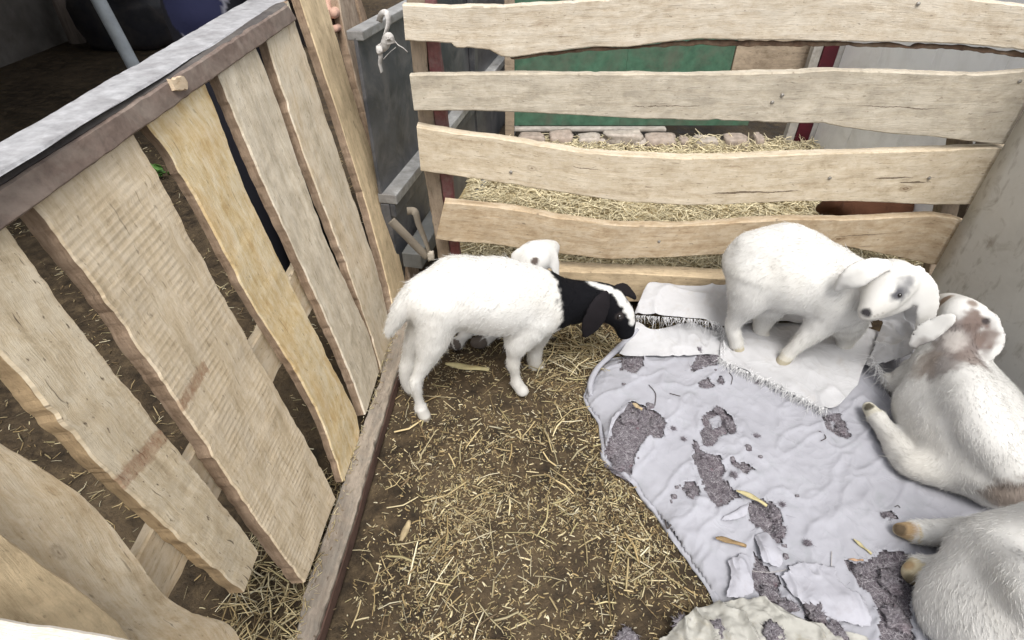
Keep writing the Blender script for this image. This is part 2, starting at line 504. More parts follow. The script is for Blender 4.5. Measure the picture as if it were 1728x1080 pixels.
W_slat = [
    wood("wood_slat_saw", base=(0.51, 0.415, 0.285), dark=(0.375, 0.295, 0.19), light=(0.60, 0.51, 0.38), saw=0.55, stain=0.3, bands=((SLU[0][0], 0.014, -0.02, SLU[0][1] * 2.0, 0.0, (0.24, 0.12, 0.06)),)),
    wood("wood_slat_red", base=(0.51, 0.42, 0.29), dark=(0.365, 0.29, 0.19), light=(0.60, 0.52, 0.39), saw=0.2, stain=0.45, speck=0.9, bands=((SLU[1][0], 0.016, -0.02, 0.5, 0.0, (0.24, 0.115, 0.06)),)),
    wood("wood_slat_gold", base=(0.56, 0.44, 0.25), dark=(0.40, 0.27, 0.12), light=(0.66, 0.57, 0.40), gold=0.45, stain=0.2),
    wood("wood_slat_pale", **PALE, grey=0.25, stain=0.35),
    wood("wood_slat_pale_lined", **PALE, gold=0.25, stain=0.3),
    wood("wood_slat_tan", base=(0.52, 0.41, 0.26), dark=(0.36, 0.265, 0.155), stain=0.25),
    wood("wood_slat_brown", base=(0.27, 0.205, 0.15), dark=(0.15, 0.108, 0.075), light=(0.36, 0.29, 0.22), stain=0.4),
    wood("wood_slat_knot", base=(0.55, 0.45, 0.31), dark=(0.39, 0.29, 0.175), light=(0.66, 0.57, 0.43), gold=0.3, stain=0.25, knots=((SLU[2][0], SLU[2][1], 0.012),)),
]
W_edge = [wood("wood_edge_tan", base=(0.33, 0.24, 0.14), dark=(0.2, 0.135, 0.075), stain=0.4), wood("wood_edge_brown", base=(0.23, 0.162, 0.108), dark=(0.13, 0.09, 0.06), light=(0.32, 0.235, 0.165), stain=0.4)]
for k, (l, r, mi, th, ex) in enumerate(slats):
    dg = 6 if mi == 2 else 4
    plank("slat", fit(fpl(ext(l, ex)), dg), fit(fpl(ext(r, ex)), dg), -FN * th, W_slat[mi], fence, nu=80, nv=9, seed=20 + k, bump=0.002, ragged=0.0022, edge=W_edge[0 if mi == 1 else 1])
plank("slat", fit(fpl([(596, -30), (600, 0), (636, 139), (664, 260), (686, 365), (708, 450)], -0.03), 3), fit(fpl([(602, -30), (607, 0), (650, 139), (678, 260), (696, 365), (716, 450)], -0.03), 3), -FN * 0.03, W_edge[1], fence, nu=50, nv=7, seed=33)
# the wide waney board near the camera and the one lapped over it
plank("slat", fpl(knot_l, 0.002), fit(fpl(knot_r, 0.002), 7),
      -FN * 0.03, W_slat[7], fence, nu=80, nv=11, seed=41, bump=0.003)
plank("slat", fpl([(-520, 640), (-400, 800), (-250, 960), (-100, 1100), (60, 1240)], 0.032),
      fpl([(-300, 640), (-150, 760), (0, 898), (50, 935), (97, 969), (153, 1007), (200, 1050), (250, 1120)], 0.032),
      -FN * 0.026, W_slat[5], fence, nu=60, nv=9, seed=42, bump=0.003)
# batten behind the slats
plank("batten", fpl([(150, 1100), (258, 894), (330, 757), (434, 572), (520, 410)], -0.034), fpl([(210, 1140), (300, 985), (378, 822), (466, 634), (540, 500)], -0.034),
      -FN * 0.02, W_slat[7], fence, nu=50, nv=7, seed=51)
# top rail: brown face, dark groove, pale worn top
band_up = [(-260, 478), (-120, 393), (0, 321), (69, 269), (194, 194), (288, 134), (347, 97), (451, 30), (486, 9)]
band_lo = [(-260, 575), (-120, 480), (0, 395), (59, 350), (150, 283), (250, 213), (326, 154), (368, 130), (430, 82), (502, 34)]
plank("top_rail", fit(fpl(band_up, 0.010), 2), fit(fpl(band_lo, 0.010), 2), -FN * 0.009, RAILBROWN, fence, nu=70, nv=7, seed=61, ragged=0.001)
inner = [(-260, 440), (-120, 358), (0, 288), (121, 222), (299, 115), (382, 66), (479, 3), (560, -52)]
outer = [(-260, 388), (-120, 311), (0, 240), (61, 201), (208, 115), (309, 66), (399, 14), (480, -38)]
gi = fpl(inner, -0.004)
plank("rail_groove", fit(fpl(band_up, 0.006), 2), fit(fpl([(-260, 440), (-120, 358), (0, 288), (121, 222), (299, 115), (382, 66), (479, 3)], -0.004), 2), -FN * 0.02, RAILDARK, fence, nu=60, nv=5, seed=62, ragged=0.0006)
zt = float(np.mean(gi[:, 2])) + 0.001
plank("rail_cap", fit([onz(x, y, zt) for x, y in inner], 1), fit([onz(x, y, zt) for x, y in outer], 1), (0, 0, -0.003), RAILWHITE, fence, nu=60, nv=6, seed=63, ragged=0.0006, bev=0.002)
# stone-like chip of splintered wood on the rail
W_chip = wood("wood_splinter", base=(0.5, 0.42, 0.32), dark=(0.2, 0.12, 0.05), gold=0.6)
plank("splinter", fpl([(284, 134), (296, 127), (306, 127)], 0.013), fpl([(294, 156), (306, 157), (320, 146)], 0.013), -FN * 0.003, W_chip, fence, nu=16, nv=8, bump=0.006, seed=64, ragged=0.005, bev=0.001)
# bottom rail on the ground: grey-brown top, dark inner side
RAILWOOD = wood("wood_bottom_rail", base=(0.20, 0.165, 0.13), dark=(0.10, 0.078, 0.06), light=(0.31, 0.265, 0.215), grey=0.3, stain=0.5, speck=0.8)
zr = 0.052
tl = np.array([onz(x, y, zr) for x, y in [(470, 1160), (496, 1080), (517, 984), (570, 839), (609, 728), (640, 642), (657, 579), (676, 520)]])
tr = np.array([onz(x, y, zr) for x, y in [(505, 1160), (531, 1080), (575, 945), (604, 849), (662, 651), (679, 603), (697, 535)]])
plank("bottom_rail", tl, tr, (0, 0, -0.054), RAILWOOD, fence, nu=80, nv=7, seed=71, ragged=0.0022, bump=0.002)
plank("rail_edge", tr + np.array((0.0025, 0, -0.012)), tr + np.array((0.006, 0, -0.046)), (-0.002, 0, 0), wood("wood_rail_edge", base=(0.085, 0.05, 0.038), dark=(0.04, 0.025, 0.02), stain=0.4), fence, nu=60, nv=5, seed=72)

# ------------------------------------------------------------------ back fence: five wavy boards on posts
YB = 1.585
def by(pts, Y=YB):
    return np.array([ony(x, y, Y) for x, y in pts])
bf = empty("board_fence", (0.6, YB, 0), "fence of five wavy waney-edged horizontal boards closing the pen", "fence")
W_b = [wood("wood_board_top", base=(0.51, 0.44, 0.34), dark=(0.37, 0.30, 0.22), light=(0.60, 0.54, 0.445), stain=0.2, knots=((0.66, 0.135, 0.016), (0.60, 0.09, 0.008))),
       wood("wood_board_second", base=(0.43, 0.375, 0.29), dark=(0.31, 0.265, 0.20), light=(0.51, 0.46, 0.375), stain=0.3, grey=0.25, cracks=((1.35, 0.09, 0.12, 0.0012), (0.7, 0.085, 0.1, 0.001))),
       wood("wood_board_third", base=(0.50, 0.42, 0.305), dark=(0.355, 0.28, 0.19), light=(0.59, 0.515, 0.40), stain=0.25, knots=((0.335, 0.075, 0.012), (1.48, 0.12, 0.012)), cracks=((0.98, 0.115, 0.09, 0.0035), (1.10, 0.118, 0.06, 0.0015), (1.43, 0.085, 0.06, 0.003), (1.5, 0.10, 0.05, 0.0025), (0.5, 0.05, 0.05, 0.0010))),
       wood("wood_board_fourth", base=(0.41, 0.315, 0.205), dark=(0.27, 0.19, 0.115), light=(0.50, 0.41, 0.295), stain=0.35, knots=((1.3, 0.07, 0.014),), cracks=((1.38, 0.06, 0.08, 0.0015),)),
       wood("wood_board_lowest", base=(0.44, 0.345, 0.225), dark=(0.3, 0.22, 0.13), stain=0.3)]
bd = [
 ([(679, 8), (760, 12), (850, 10), (1000, 0), (1150, -12), (1400, -16), (1600, -5), (1728, 9), (1790, 16)],
  [(684, 69), (762, 73), (768, 80), (825, 84), (845, 95), (865, 97), (913, 90), (960, 84), (1005, 79), (1061, 80), (1109, 73), (1172, 66), (1301, 68), (1420, 70), (1510, 71), (1614, 74), (1700, 82), (1760, 90)], 0, 0.030),
 ([(691, 127), (768, 125), (907, 124), (1046, 125), (1160, 125), (1232, 125), (1336, 122), (1406, 118), (1510, 122), (1649, 126), (1728, 120), (1760, 118)],
  [(699, 187), (803, 187), (907, 191), (1046, 199), (1160, 203), (1232, 204), (1336, 208), (1388, 208), (1423, 215), (1458, 220), (1510, 227), (1562, 230), (1649, 240), (1694, 244)], 1, 0.026),
 ([(703, 214), (768, 225), (838, 233), (907, 244), (977, 256), (1046, 262), (1160, 268), (1232, 266), (1336, 261), (1440, 258), (1545, 255), (1684, 249), (1706, 249)],
  [(710, 289), (803, 302), (907, 319), (1046, 340), (1160, 347), (1232, 345), (1336, 340), (1440, 340), (1579, 346), (1662, 345)], 2, 0.034),
 ([(750, 341), (803, 346), (872, 354), (942, 367), (1011, 377), (1042, 380), (1116, 382), (1190, 379), (1264, 374), (1338, 370), (1423, 371), (1510, 367), (1579, 364), (1614, 369), (1642, 381)],
  [(735, 404), (768, 408), (820, 411), (931, 427), (1024, 438), (1098, 436), (1213, 430), (1330, 415), (1427, 416), (1510, 433), (1572, 447), (1598, 449)], 3, 0.030),
 ([(762, 452), (860, 454), (941, 457), (1100, 463), (1220, 470), (1400, 478), (1575, 486)],
  [(768, 505), (860, 507), (941, 508), (1100, 510), (1220, 512), (1400, 514), (1560, 516)], 4, 0.06),
]
for k, (t, b, mi, th) in enumerate(bd):
    plank("board", by(t), by(b), (0, th, 0), W_b[mi], bf, nu=110, nv=11, seed=80 + k, bump=0.002, ragged=0.0009)
BARK = m_plain("bark_edge", (0.12, 0.075, 0.05), 0.9, 40, 0.5, (0.3, 0.24, 0.17), 0.5, 0.6, dscale=14)
plank("bark_strip", by([(860, 98), (913, 91), (1005, 80), (1061, 81), (1109, 75), (1172, 68), (1301, 70), (1420, 72), (1614, 77), (1760, 92)], YB + 0.012),
      by([(866, 101), (913, 95), (1005, 86), (1061, 83), (1109, 80), (1172, 77), (1301, 79), (1420, 78), (1614, 84), (1760, 102)], YB + 0.012), (0, 0.012, 0), BARK, bf, nu=90, nv=5, seed=93, ragged=0.003)
# posts behind the boards
W_post = wood("wood_post", base=(0.27, 0.215, 0.16), dark=(0.16, 0.12, 0.085), stain=0.4)
W_postdark = wood("wood_post_dark", base=(0.17, 0.14, 0.12), dark=(0.09, 0.07, 0.055), stain=0.4)
def post(name, l, r, Y, th, mat, parent):
    return plank(name, by(l, Y), by(r, Y), (0, th, 0), mat, parent, nu=30, nv=7, seed=int(l[0][0]))
post("post", [(684, -20), (692, 74), (716, 292), (736, 412), (752, 515)], [(716, -20), (719, 74), (741, 292), (757, 412), (772, 512)], YB + 0.064, 0.05, W_post, bf)
RED = m_plain("faded_red_paint", (0.16, 0.058, 0.058), 0.7, 50, 0.3, (0.22, 0.16, 0.145), 0.8, 0.3, dscale=14)
post("red_post", [(714, -20), (720, 74), (742, 292), (758, 412), (773, 512)], [(734, -20), (741, 74), (762, 292), (774, 412), (786, 512)], YB + 0.066, 0.045, RED, bf)
post("post", [(1622, 180), (1600, 300), (1583, 380), (1560, 500)], [(1656, 180), (1632, 300), (1612, 380), (1588, 500)], YB + 0.064, 0.04, W_post, bf)
post("post", [(1690, 180), (1648, 300), (1624, 380), (1588, 500)], [(1735, 180), (1688, 300), (1660, 380), (1620, 500)], YB + 0.064, 0.05, W_postdark, bf)
NAIL = m_plain("steel", (0.35, 0.33, 0.3), 0.4, 30, 0.2, (0.2, 0.12, 0.08), 0.4, 0.1, metal=0.8)
for (x, y) in [(1549, 6), (1320, 160), (1303, 172), (1400, 300), (1720, 137), (862, 290), (1112, 407), (1568, 300)]:
    c = ony(x, y, YB)
    a = np.linspace(0, 2 * np.pi, 9)[:-1]
    v = [c + np.array((0, -0.005, 0))] + [c + np.array((math.cos(q) * 0.005, -0.003, math.sin(q) * 0.005)) for q in a] + [c + np.array((math.cos(q) * 0.005, 0.012, math.sin(q) * 0.005)) for q in a]
    f = [(0, 1 + (k + 1) % 8, 1 + k) for k in range(8)] + [(1 + k, 1 + (k + 1) % 8, 9 + (k + 1) % 8, 9 + k) for k in range(8)]
    mk("nail", v, f, NAIL, bf)

# ------------------------------------------------------------------ right wall of the pen
def m_wall():
    s = NT("dirty_grey_panel")
    p = s.coords("Object")
    a = s.noise(p, 3.0, 5, 0.6, 0.5); b = s.noise(p, 14, 5, 0.7, 0.8); c3 = s.noise(s.mapv(p, (1, 9, 4)), 3.0, 4, 0.6)
    c = s.ramp(a, [(0.3, (0.49, 0.48, 0.445)), (0.7, (0.57, 0.56, 0.525))])
    c = s.mix(s.math('MULTIPLY', s.ramp(b, [(0.56, 0.0), (0.74, 1.0)]), 0.5), c, (0.2, 0.165, 0.12))
    c = s.mix(s.math('MULTIPLY', s.ramp(c3, [(0.56, 0.0), (0.68, 1.0)]), 0.45), c, (0.16, 0.13, 0.1))
    c = s.mix(s.math('MULTIPLY', s.ramp(s.noise(p, 1.6, 6, 0.7, 1.2), [(0.52, 0.0), (0.75, 1.0)]), 0.3), c, (0.26, 0.235, 0.19))
    s.col(c); s.put(s.b, "Roughness", 0.6); s.bump(b, 0.15, 0.003)
    return s.m
GREYWALL = m_wall()
wx = np.linspace(-0.6, 1.57, 40); wz = np.linspace(0.0, 1.15, 20)
WY, WZ = np.meshgrid(wx, wz, indexing='ij')
Wp = np.stack((np.full_like(WY, 1.445), WY, WZ), -1).reshape(-1, 3)
Wp[:, 0] += vnoise(Wp, 1.2, 4) * 0.002
o = mk("panel_wall", Wp, grid_faces(40, 20)[:, ::-1].copy(), GREYWALL, smooth=True, solid=-0.03)
tag(o, "smeared grey sheet wall along the right of the pen", "wall")

# ------------------------------------------------------------------ front board by the camera (its pale top shows in the lower left)
W_front = wood("wood_front_board", base=(0.60, 0.55, 0.47), dark=(0.4, 0.34, 0.27), light=(0.7, 0.66, 0.6), stain=0.2)
ft0 = np.array([onz(x, y, 0.74) for x, y in [(-320, 1010), (-120, 1028), (0, 1042), (87, 1054), (243, 1081), (420, 1115)]])
ft1 = np.array([onz(x, y, 0.74) for x, y in [(-360, 1080), (-140, 1100), (0, 1118), (90, 1130), (243, 1150), (420, 1180)]])
o = plank("front_board", ft0, ft1, (0, 0, -0.13), W_front, None, nu=40, nv=6, seed=99, bump=0.002)
tag(o, "pale top edge of the board nearest the camera, lower left", "board")

# ------------------------------------------------------------------ next pen behind the board fence
SLATE = m_plain("slate_grey_sheet", (0.05, 0.052, 0.058), 0.5, 9, 0.45, (0.17, 0.16, 0.155), 0.7, 0.2, spec=0.5, dscale=6)
SILVER = m_plain("galvanised_lip", (0.26, 0.26, 0.255), 0.5, 30, 0.3, (0.09, 0.075, 0.062), 0.85, 0.15, spec=0.5)
mw = empty("sheet_metal_wall", (-0.3, 2.3, 0), "dark slate sheet metal partition with pale ribs behind the fence corner", "partition")
q0, q1 = np.array((-0.43, 1.70, 0)), np.array((-0.02, 3.75, 0))
qd = unit(q1 - q0); qn = np.array((qd[1], -qd[0], 0))
def slab(name, z0, z1, o0, o1, mat, a=0.0, b=None, parent=None):
    b = np.linalg.norm(q1 - q0) if b is None else b
    A, B = q0 + qd * a, q0 + qd * b
    v = []
    for P in (A, B):
        for oo in (o0, o1):
            for z in (z0, z1):
                v.append(P + qn * oo + np.array((0, 0, z)))
    f = [(0, 1, 3, 2), (4, 6, 7, 5), (0, 4, 5, 1), (2, 3, 7, 6), (0, 2, 6, 4), (1, 5, 7, 3)]
    o = mk(name, v, f, mat, parent or mw)
    m = o.modifiers.new("bevel", 'BEVEL'); m.width = 0.003; m.segments = 2
    return o
slab("sheet", 0.41, 0.885, -0.012, 0.0, SLATE)
slab("sheet", 0.0, 0.375, -0.012, 0.02, SLATE)
slab("top_lip", 0.875, 0.90, -0.03, 0.018, SILVER)
slab("rib", 0.378, 0.412, -0.015, 0.05, SILVER)
slab("rib_under", 0.33, 0.377, 0.022, 0.04, SLATE)
slab("base_strip", 0.0, 0.03, 0.085, 0.12, SILVER, 0.35)
slab("upright", 0.0, 0.874, 0.001, 0.03, SLATE, 1.15, 1.21)
slab("ledge", 0.13, 0.19, 0.04, 0.11, m_plain("ledge_paint", (0.11, 0.113, 0.11), 0.6, 20, 0.2, (0.1, 0.09, 0.07), 0.4), 0.0, 0.35)
# green board wall at the back, on a footing of rubble and bricks
GREEN = m_plain("green_paint", (0.05, 0.118, 0.076), 0.6, 22, 0.3, (0.10, 0.095, 0.075), 0.75, 0.15, spec=0.35, dscale=4)
gw = empty("green_board_wall", (0.8, 3.2, 0), "green painted board wall on a rubble footing at the back", "wall")
YG = 3.2
xg = lambda px, y, Y=YG: ony(px, y, Y)[0]
g0, g1 = ony(868, 225, YG), ony(1330, 225, YG)
box("green_board", (g0[0], YG, 0.10), (g0[0] + 0.60, YG + 0.03, 1.02), GREEN, gw, bevel=0.001)
ws = (0, 0, g0[0] + 0.60)
gx = xg(1238, 100)
box("green_board", (ws[2] + 0.0006, YG, 0.10), (gx + 0.17, YG + 0.03, 0.36), GREEN, gw, bevel=0.001)
box("green_board", (ws[2] + 0.0006, YG, 0.361), (gx - 0.004, YG + 0.03, 1.02), GREEN, gw, bevel=0.001)
W_old = wood("wood_old_ply", base=(0.31, 0.25, 0.185), dark=(0.17, 0.125, 0.085), stain=0.6)
box("ply_patch", (gx, YG - 0.006, 0.363), (xg(1364, 100), YG + 0.024, 1.0), W_old, gw)
box("corner_post", (xg(852, 150), YG - 0.05, 0.0), (xg(868, 150), YG - 0.004, 1.05), W_post, gw)
box("capping", (xg(868, 223), YG - 0.05, 0.082), (xg(1120, 223), YG - 0.005, 0.099), m_plain("mortar", (0.33, 0.3, 0.27), 0.9, 30, 0.3, (0.2, 0.17, 0.13), 0.4, 0.5), gw)
STONE = m_plain("rubble_stone", (0.36, 0.32, 0.28), 0.9, 25, 0.35, (0.2, 0.15, 0.12), 0.4, 0.6, dscale=12)
BRICK = m_plain("old_brick", (0.30, 0.245, 0.205), 0.9, 35, 0.3, (0.36, 0.33, 0.3), 0.5, 0.5, dscale=12)
def stone(name, c, r, mat, parent, seed, blocky=0.5):
    u = np.linspace(0, math.pi, 9); v = np.linspace(0, 2 * math.pi, 15)[:-1]
    U, V2 = np.meshgrid(u, v, indexing='ij')
    d = np.stack((np.sin(U) * np.cos(V2), np.sin(U) * np.sin(V2), np.cos(U)), -1).reshape(-1, 3)
    e = np.sign(d) * np.abs(d) ** blocky
    e /= np.maximum(np.abs(e).max(1), 1e-6)[:, None] ** 0.7
    P = np.asarray(c) + e * np.asarray(r) * (1 + 0.42 * fbm(d + seed, 1.6, seed, 3)[:, None])
    f = []
    for i in range(8):
        for j in range(14):
            f.append((i * 14 + j, (i + 1) * 14 + j, (i + 1) * 14 + (j + 1) % 14, i * 14 + (j + 1) % 14))
    return mk(name, P, f, mat, parent, smooth=True)
for k, (x0, x1, y0, y1, mt) in enumerate([(872, 920, 226, 248, 1), (924, 968, 224, 252, 1), (972, 1012, 228, 252, 0), (1004, 1048, 234, 256, 0), (1048, 1088, 240, 262, 0), (1015, 1085, 222, 238, 0),
                                          (1086, 1140, 230, 246, 1), (1142, 1162, 236, 256, 1), (1166, 1215, 232, 248, 0), (1218, 1262, 230, 250, 1), (1265, 1290, 228, 256, 1), (1120, 1132, 240, 256, 1)]):
    a, b = ony(x0, y1, YG - 0.11), ony(x1, y0, YG - 0.11)
    c = (a + b) / 2; c[2] = max(c[2], 0.035)
    stone("brick" if mt else "stone", c, ((b[0] - a[0]) / 2, 0.05, max(0.022, (b[2] - a[2]) / 2)), BRICK if mt else STONE, gw, 200 + k, 0.55 if mt else 0.7)

# white side wall with a dark red edged post
WHITEP = m_plain("white_panel", (0.86, 0.86, 0.87), 0.5, 6, 0.04, (0.4, 0.38, 0.35), 0.35, 0.1, dscale=4)
sw = empty("white_panel_wall", (1.7, 2.4, 0), "whitish panel wall with a dark red strip beyond the fence, right", "wall")
def wside(name, x0, x1, Y0, Y1, z0, z1, mat):
    return box(name, (x0, Y0, z0), (x1, Y1, z1), mat, sw, bevel=0.001)
ysplit = [1.66, 2.05, 2.42, 2.78, 3.10]
for i in range(4):
    wside("panel", 1.70, 1.73, ysplit[i] + 0.0005, ysplit[i + 1] - 0.0005, 0.0, 1.1, WHITEP)
xr0, xr1 = xg(1366, 100, 3.12), xg(1382, 100, 3.12)
wside("pale_stile", xr0, xr1 - 0.002, 3.11, 3.15, 0.0, 1.1, m_plain("pale_stile", (0.4, 0.38, 0.35), 0.7, 30, 0.25, (0.1, 0.08, 0.06), 0.5))
wside("red_strip", xr1, xr1 + 0.075, 3.10, 3.15, 0.0, 1.1, m_plain("dark_red_paint", (0.075, 0.010, 0.018), 0.45, 20, 0.25, (0.05, 0.02, 0.02), 0.3))
wside("stile", xr1 + 0.078, 1.735, 3.104, 3.15, 0.0, 1.1, m_plain("grey_stile", (0.36, 0.35, 0.34), 0.6, 20, 0.2, (0.2, 0.17, 0.15), 0.4))

# ------------------------------------------------------------------ the dark shed to the left
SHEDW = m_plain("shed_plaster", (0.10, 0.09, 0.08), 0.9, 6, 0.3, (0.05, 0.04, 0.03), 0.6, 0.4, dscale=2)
shed = empty("shed", (-4, 4, 0), "dark open shed with a plastered wall and posts, upper left", "shed")
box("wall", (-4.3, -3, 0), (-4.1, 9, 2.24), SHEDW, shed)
box("shade_back_wall", (-4.09, 8.7, 0), (-1.75, 8.9, 2.24), SHEDW, shed)  # out of view, added with the overhead sheet to keep the shed dark
box("shade_roof", (-4.6, -3.2, 2.25), (-1.75, 9.2, 2.33), m_plain("shade_roof_sheet", (0.12, 0.11, 0.1), 0.8, 5, 0.2), shed)  # unseen overhead sheet, added to cast the shade over the left side
tube("post", [(-3.98, 5.6, 0), (-3.96, 5.62, 1.2), (-4.0, 5.6, 2.5)], 0.07, W_postdark, shed, 10)
PIPE = m_plain("grey_pipe", (0.32, 0.35, 0.37), 0.45, 15, 0.15, (0.2, 0.18, 0.15), 0.3, 0.1, spec=0.5)
pb = onz(262, 180, 0.0)
pt = ony(150, -30, pb[1] + 0.05)
pdir = (pt - pb)
tube("pipe", [pb, pb + pdir * 0.5, pb + pdir * 2.2], 0.042, PIPE, shed, 12)
tube("post", [(-1.8, 6.5, 0), (-1.8, 6.5, 1.2), (-1.8, 6.5, 2.255)], 0.06, W_postdark, shed, 10)
tube("post", [(-1.8, -1.5, 0), (-1.8, -1.5, 1.2), (-1.8, -1.5, 2.255)], 0.06, W_postdark, shed, 10)
# heap of dark stuff in the shed
hp = onz(238, 78, 0.0)
for k, (dx, dy, s) in enumerate([(0, 0, 0.35)]):
    o = stone("feed_sack", (hp[0] + dx, hp[1] + dy, s * 0.55), (s * 1.2, s * 0.7, s * 0.7), m_plain("black_plastic", (0.018, 0.018, 0.022), 0.5, 10, 0.3, bump=0.4), None, 300 + k, 0.75)
    tag(o, "black bulging sack heaped in the dark shed", "sack")

# ------------------------------------------------------------------ bodies: one continuous skin grown round a skeleton
class Body:
    def __init__(s, place):
        s.place = place          # (px, py, off) -> point, depth
        s.prims = []             # a, b, ra, rb, k, tag, flow, flat
    def P(s, x, y, off=0.0):
        return s.place(x, y, off)
    def chain(s, pts, tag, k=0.03, flip=False, world=False):
        q = []
        for e in pts:
            if world:
                q.append((np.asarray(e[0], float), e[1]))
            else:
                x, y, r = e[:3]; off = e[3] if len(e) > 3 else 0.0
                p, t = s.place(x, y, off)
                q.append((p, r * t / F))
        m = np.array([(*p, r) for p, r in q])
        m = smooth_line(m, 4 * (len(m) - 1) + 1)
        q = [(e[:3], max(e[3], 0.003)) for e in m]
        s.cid = getattr(s, 'cid', 0) + 1
        for (a, ra), (b, rb) in zip(q[:-1], q[1:]):
            fl = unit(a - b) if flip else unit(b - a)
            s.prims.append((a, b, ra, rb, k, tag, fl, None, s.cid))
        return q
    def ear(s, pts, nrm, thick=0.006, tag='ear', k=0.008):
        q = []
        for e in pts:
            x, y, r, off = e
            p, t = s.place(x, y, off); q.append((p, r * t / F))
        m = np.array([(*p, r) for p, r in q])
        m = smooth_line(m, 4 * (len(m) - 1) + 1)
        s.cid = getattr(s, 'cid', 0) + 1
        for e, g in zip(m[:-1], m[1:]):
            a, b, ra, rb = e[:3], g[:3], max(e[3], 0.003), max(g[3], 0.003)
            ax = unit(b - a)
            n = np.asarray(nrm, float); n = unit(n - ax * np.dot(n, ax))
            s.prims.append((a, b, ra, rb, k, tag, ax, (n, thick), s.cid))
    @staticmethod
    def dist(pr, X):
        a, b, ra, rb, k, tg, fl, flat, ci = pr
        ab = b - a; L2 = max(np.dot(ab, ab), 1e-9)
        v = X - a
        t = np.clip((v @ ab) / L2, 0, 1)
        w = v - t[..., None] * ab
        r = ra + (rb - ra) * t
        if flat is None:
            return np.sqrt((w * w).sum(-1)) - r
        n, th = flat
        c = w @ n
        sc = r / th
        m = np.sqrt(np.maximum((w * w).sum(-1) - c * c, 0) + (c * sc) ** 2)
        # scaled distance, roughly corrected
        g = np.sqrt(np.maximum((w * w).sum(-1) - c * c, 0) + (c * sc * sc) ** 2) / np.maximum(m, 1e-6)
        return (m - r) / np.maximum(g, 1.0)
    def field(s, vox):
        lo = np.min([np.minimum(p[0] - p[2], p[1] - p[3]) for p in s.prims], 0) - 0.03
        hi = np.max([np.maximum(p[0] + p[2], p[1] + p[3]) for p in s.prims], 0) + 0.03
        n = np.ceil((hi - lo) / vox).astype(int) + 1
        D = np.full(n, 0.2, np.float32)
        ax = [lo[i] + vox * np.arange(n[i]) for i in range(3)]
        for ci in sorted(set(p[8] for p in s.prims)):
            G = [p for p in s.prims if p[8] == ci]
            k = G[0][4]
            m = max(max(p[2], p[3]) for p in G) + k + 0.02
            l = np.min([np.minimum(p[0], p[1]) for p in G], 0) - m; h = np.max([np.maximum(p[0], p[1]) for p in G], 0) + m
            i0 = np.clip(((l - lo) / vox).astype(int), 0, n - 1); i1 = np.clip(((h - lo) / vox).astype(int) + 2, 1, n)
            sl = tuple(slice(i0[i], i1[i]) for i in range(3))
            X = np.stack(np.meshgrid(*[ax[i][sl[i]] for i in range(3)], indexing='ij'), -1).astype(np.float32)
            d = None
            for p in G:
                e = s.dist(p, X).astype(np.float32)
                d = e if d is None else np.minimum(d, e)
            o = D[sl]
            hh = np.clip(0.5 + 0.5 * (o - d) / k, 0, 1)
            D[sl] = o * (1 - hh) + d * hh - k * hh * (1 - hh)
        return D, lo
    def mesh(s, vox=0.006, zmin=None, it=3):
        D, lo = s.field(vox)
        V, Fq = surface_nets(D)
        V = lo + V * vox
        V = relax(V, Fq, it)
        if zmin is not None:
            V[:, 2] = np.maximum(V[:, 2], zmin)
        return V, Fq
    def near(s, X):
        """index of the nearest bone, all distances"""
        Ds = np.stack([s.dist(p, X) for p in s.prims], 1)
        return Ds.argmin(1), Ds
def surface_nets(D):
    S = D < 0
    nx, ny, nz = D.shape
    cnt = np.zeros((nx - 1, ny - 1, nz - 1), np.int16); acc = np.zeros((nx - 1, ny - 1, nz - 1, 3), np.float32)
    cells = (nx - 1, ny - 1, nz - 1)
    for axis in range(3):
        for o1 in (0, 1):
            for o2 in (0, 1):
                base = [0, 0, 0]; oth = [k for k in range(3) if k != axis]
                base[oth[0]] = o1; base[oth[1]] = o2
                s0 = tuple(slice(base[k], base[k] + cells[k]) for k in range(3))
                b1 = list(base); b1[axis] = 1
                s1 = tuple(slice(b1[k], b1[k] + cells[k]) for k in range(3))
                a, b = D[s0], D[s1]
                m = (a < 0) != (b < 0)
                t = np.where(m, a / np.where(np.abs(a - b) < 1e-9, 1, a - b), 0)
                cnt += m
                acc[..., axis] += np.where(m, t, 0)
                acc[..., oth[0]] += np.where(m, o1, 0)
                acc[..., oth[1]] += np.where(m, o2, 0)
    act = cnt > 0
    idx = np.full(cells, -1, np.int64)
    idx[act] = np.arange(act.sum())
    I = np.argwhere(act)
    V = I + acc[act] / cnt[act][:, None]
    Q = []
    for axis in range(3):
        oth = [(axis + 1) % 3, (axis + 2) % 3]
        s0 = [slice(None)] * 3; s1 = [slice(None)] * 3
        s0[axis] = slice(0, D.shape[axis] - 1); s1[axis] = slice(1, None)
        for o in oth:
            s0[o] = slice(1, D.shape[o] - 1); s1[o] = slice(1, D.shape[o] - 1)
        a, b = S[tuple(s0)], S[tuple(s1)]
        for flip, m in ((False, a & ~b), (True, ~a & b)):
            e = np.argwhere(m)
            if not len(e): continue
            for o in oth: e[:, o] += 1
            def g(d1, d2):
                q = e.copy(); q[:, oth[0]] -= d1; q[:, oth[1]] -= d2
                return idx[q[:, 0], q[:, 1], q[:, 2]]
            quad = np.stack((g(1, 1), g(0, 1), g(0, 0), g(1, 0)), 1)
            Q.append(quad[:, ::-1] if flip else quad)
    return V, np.vstack(Q)
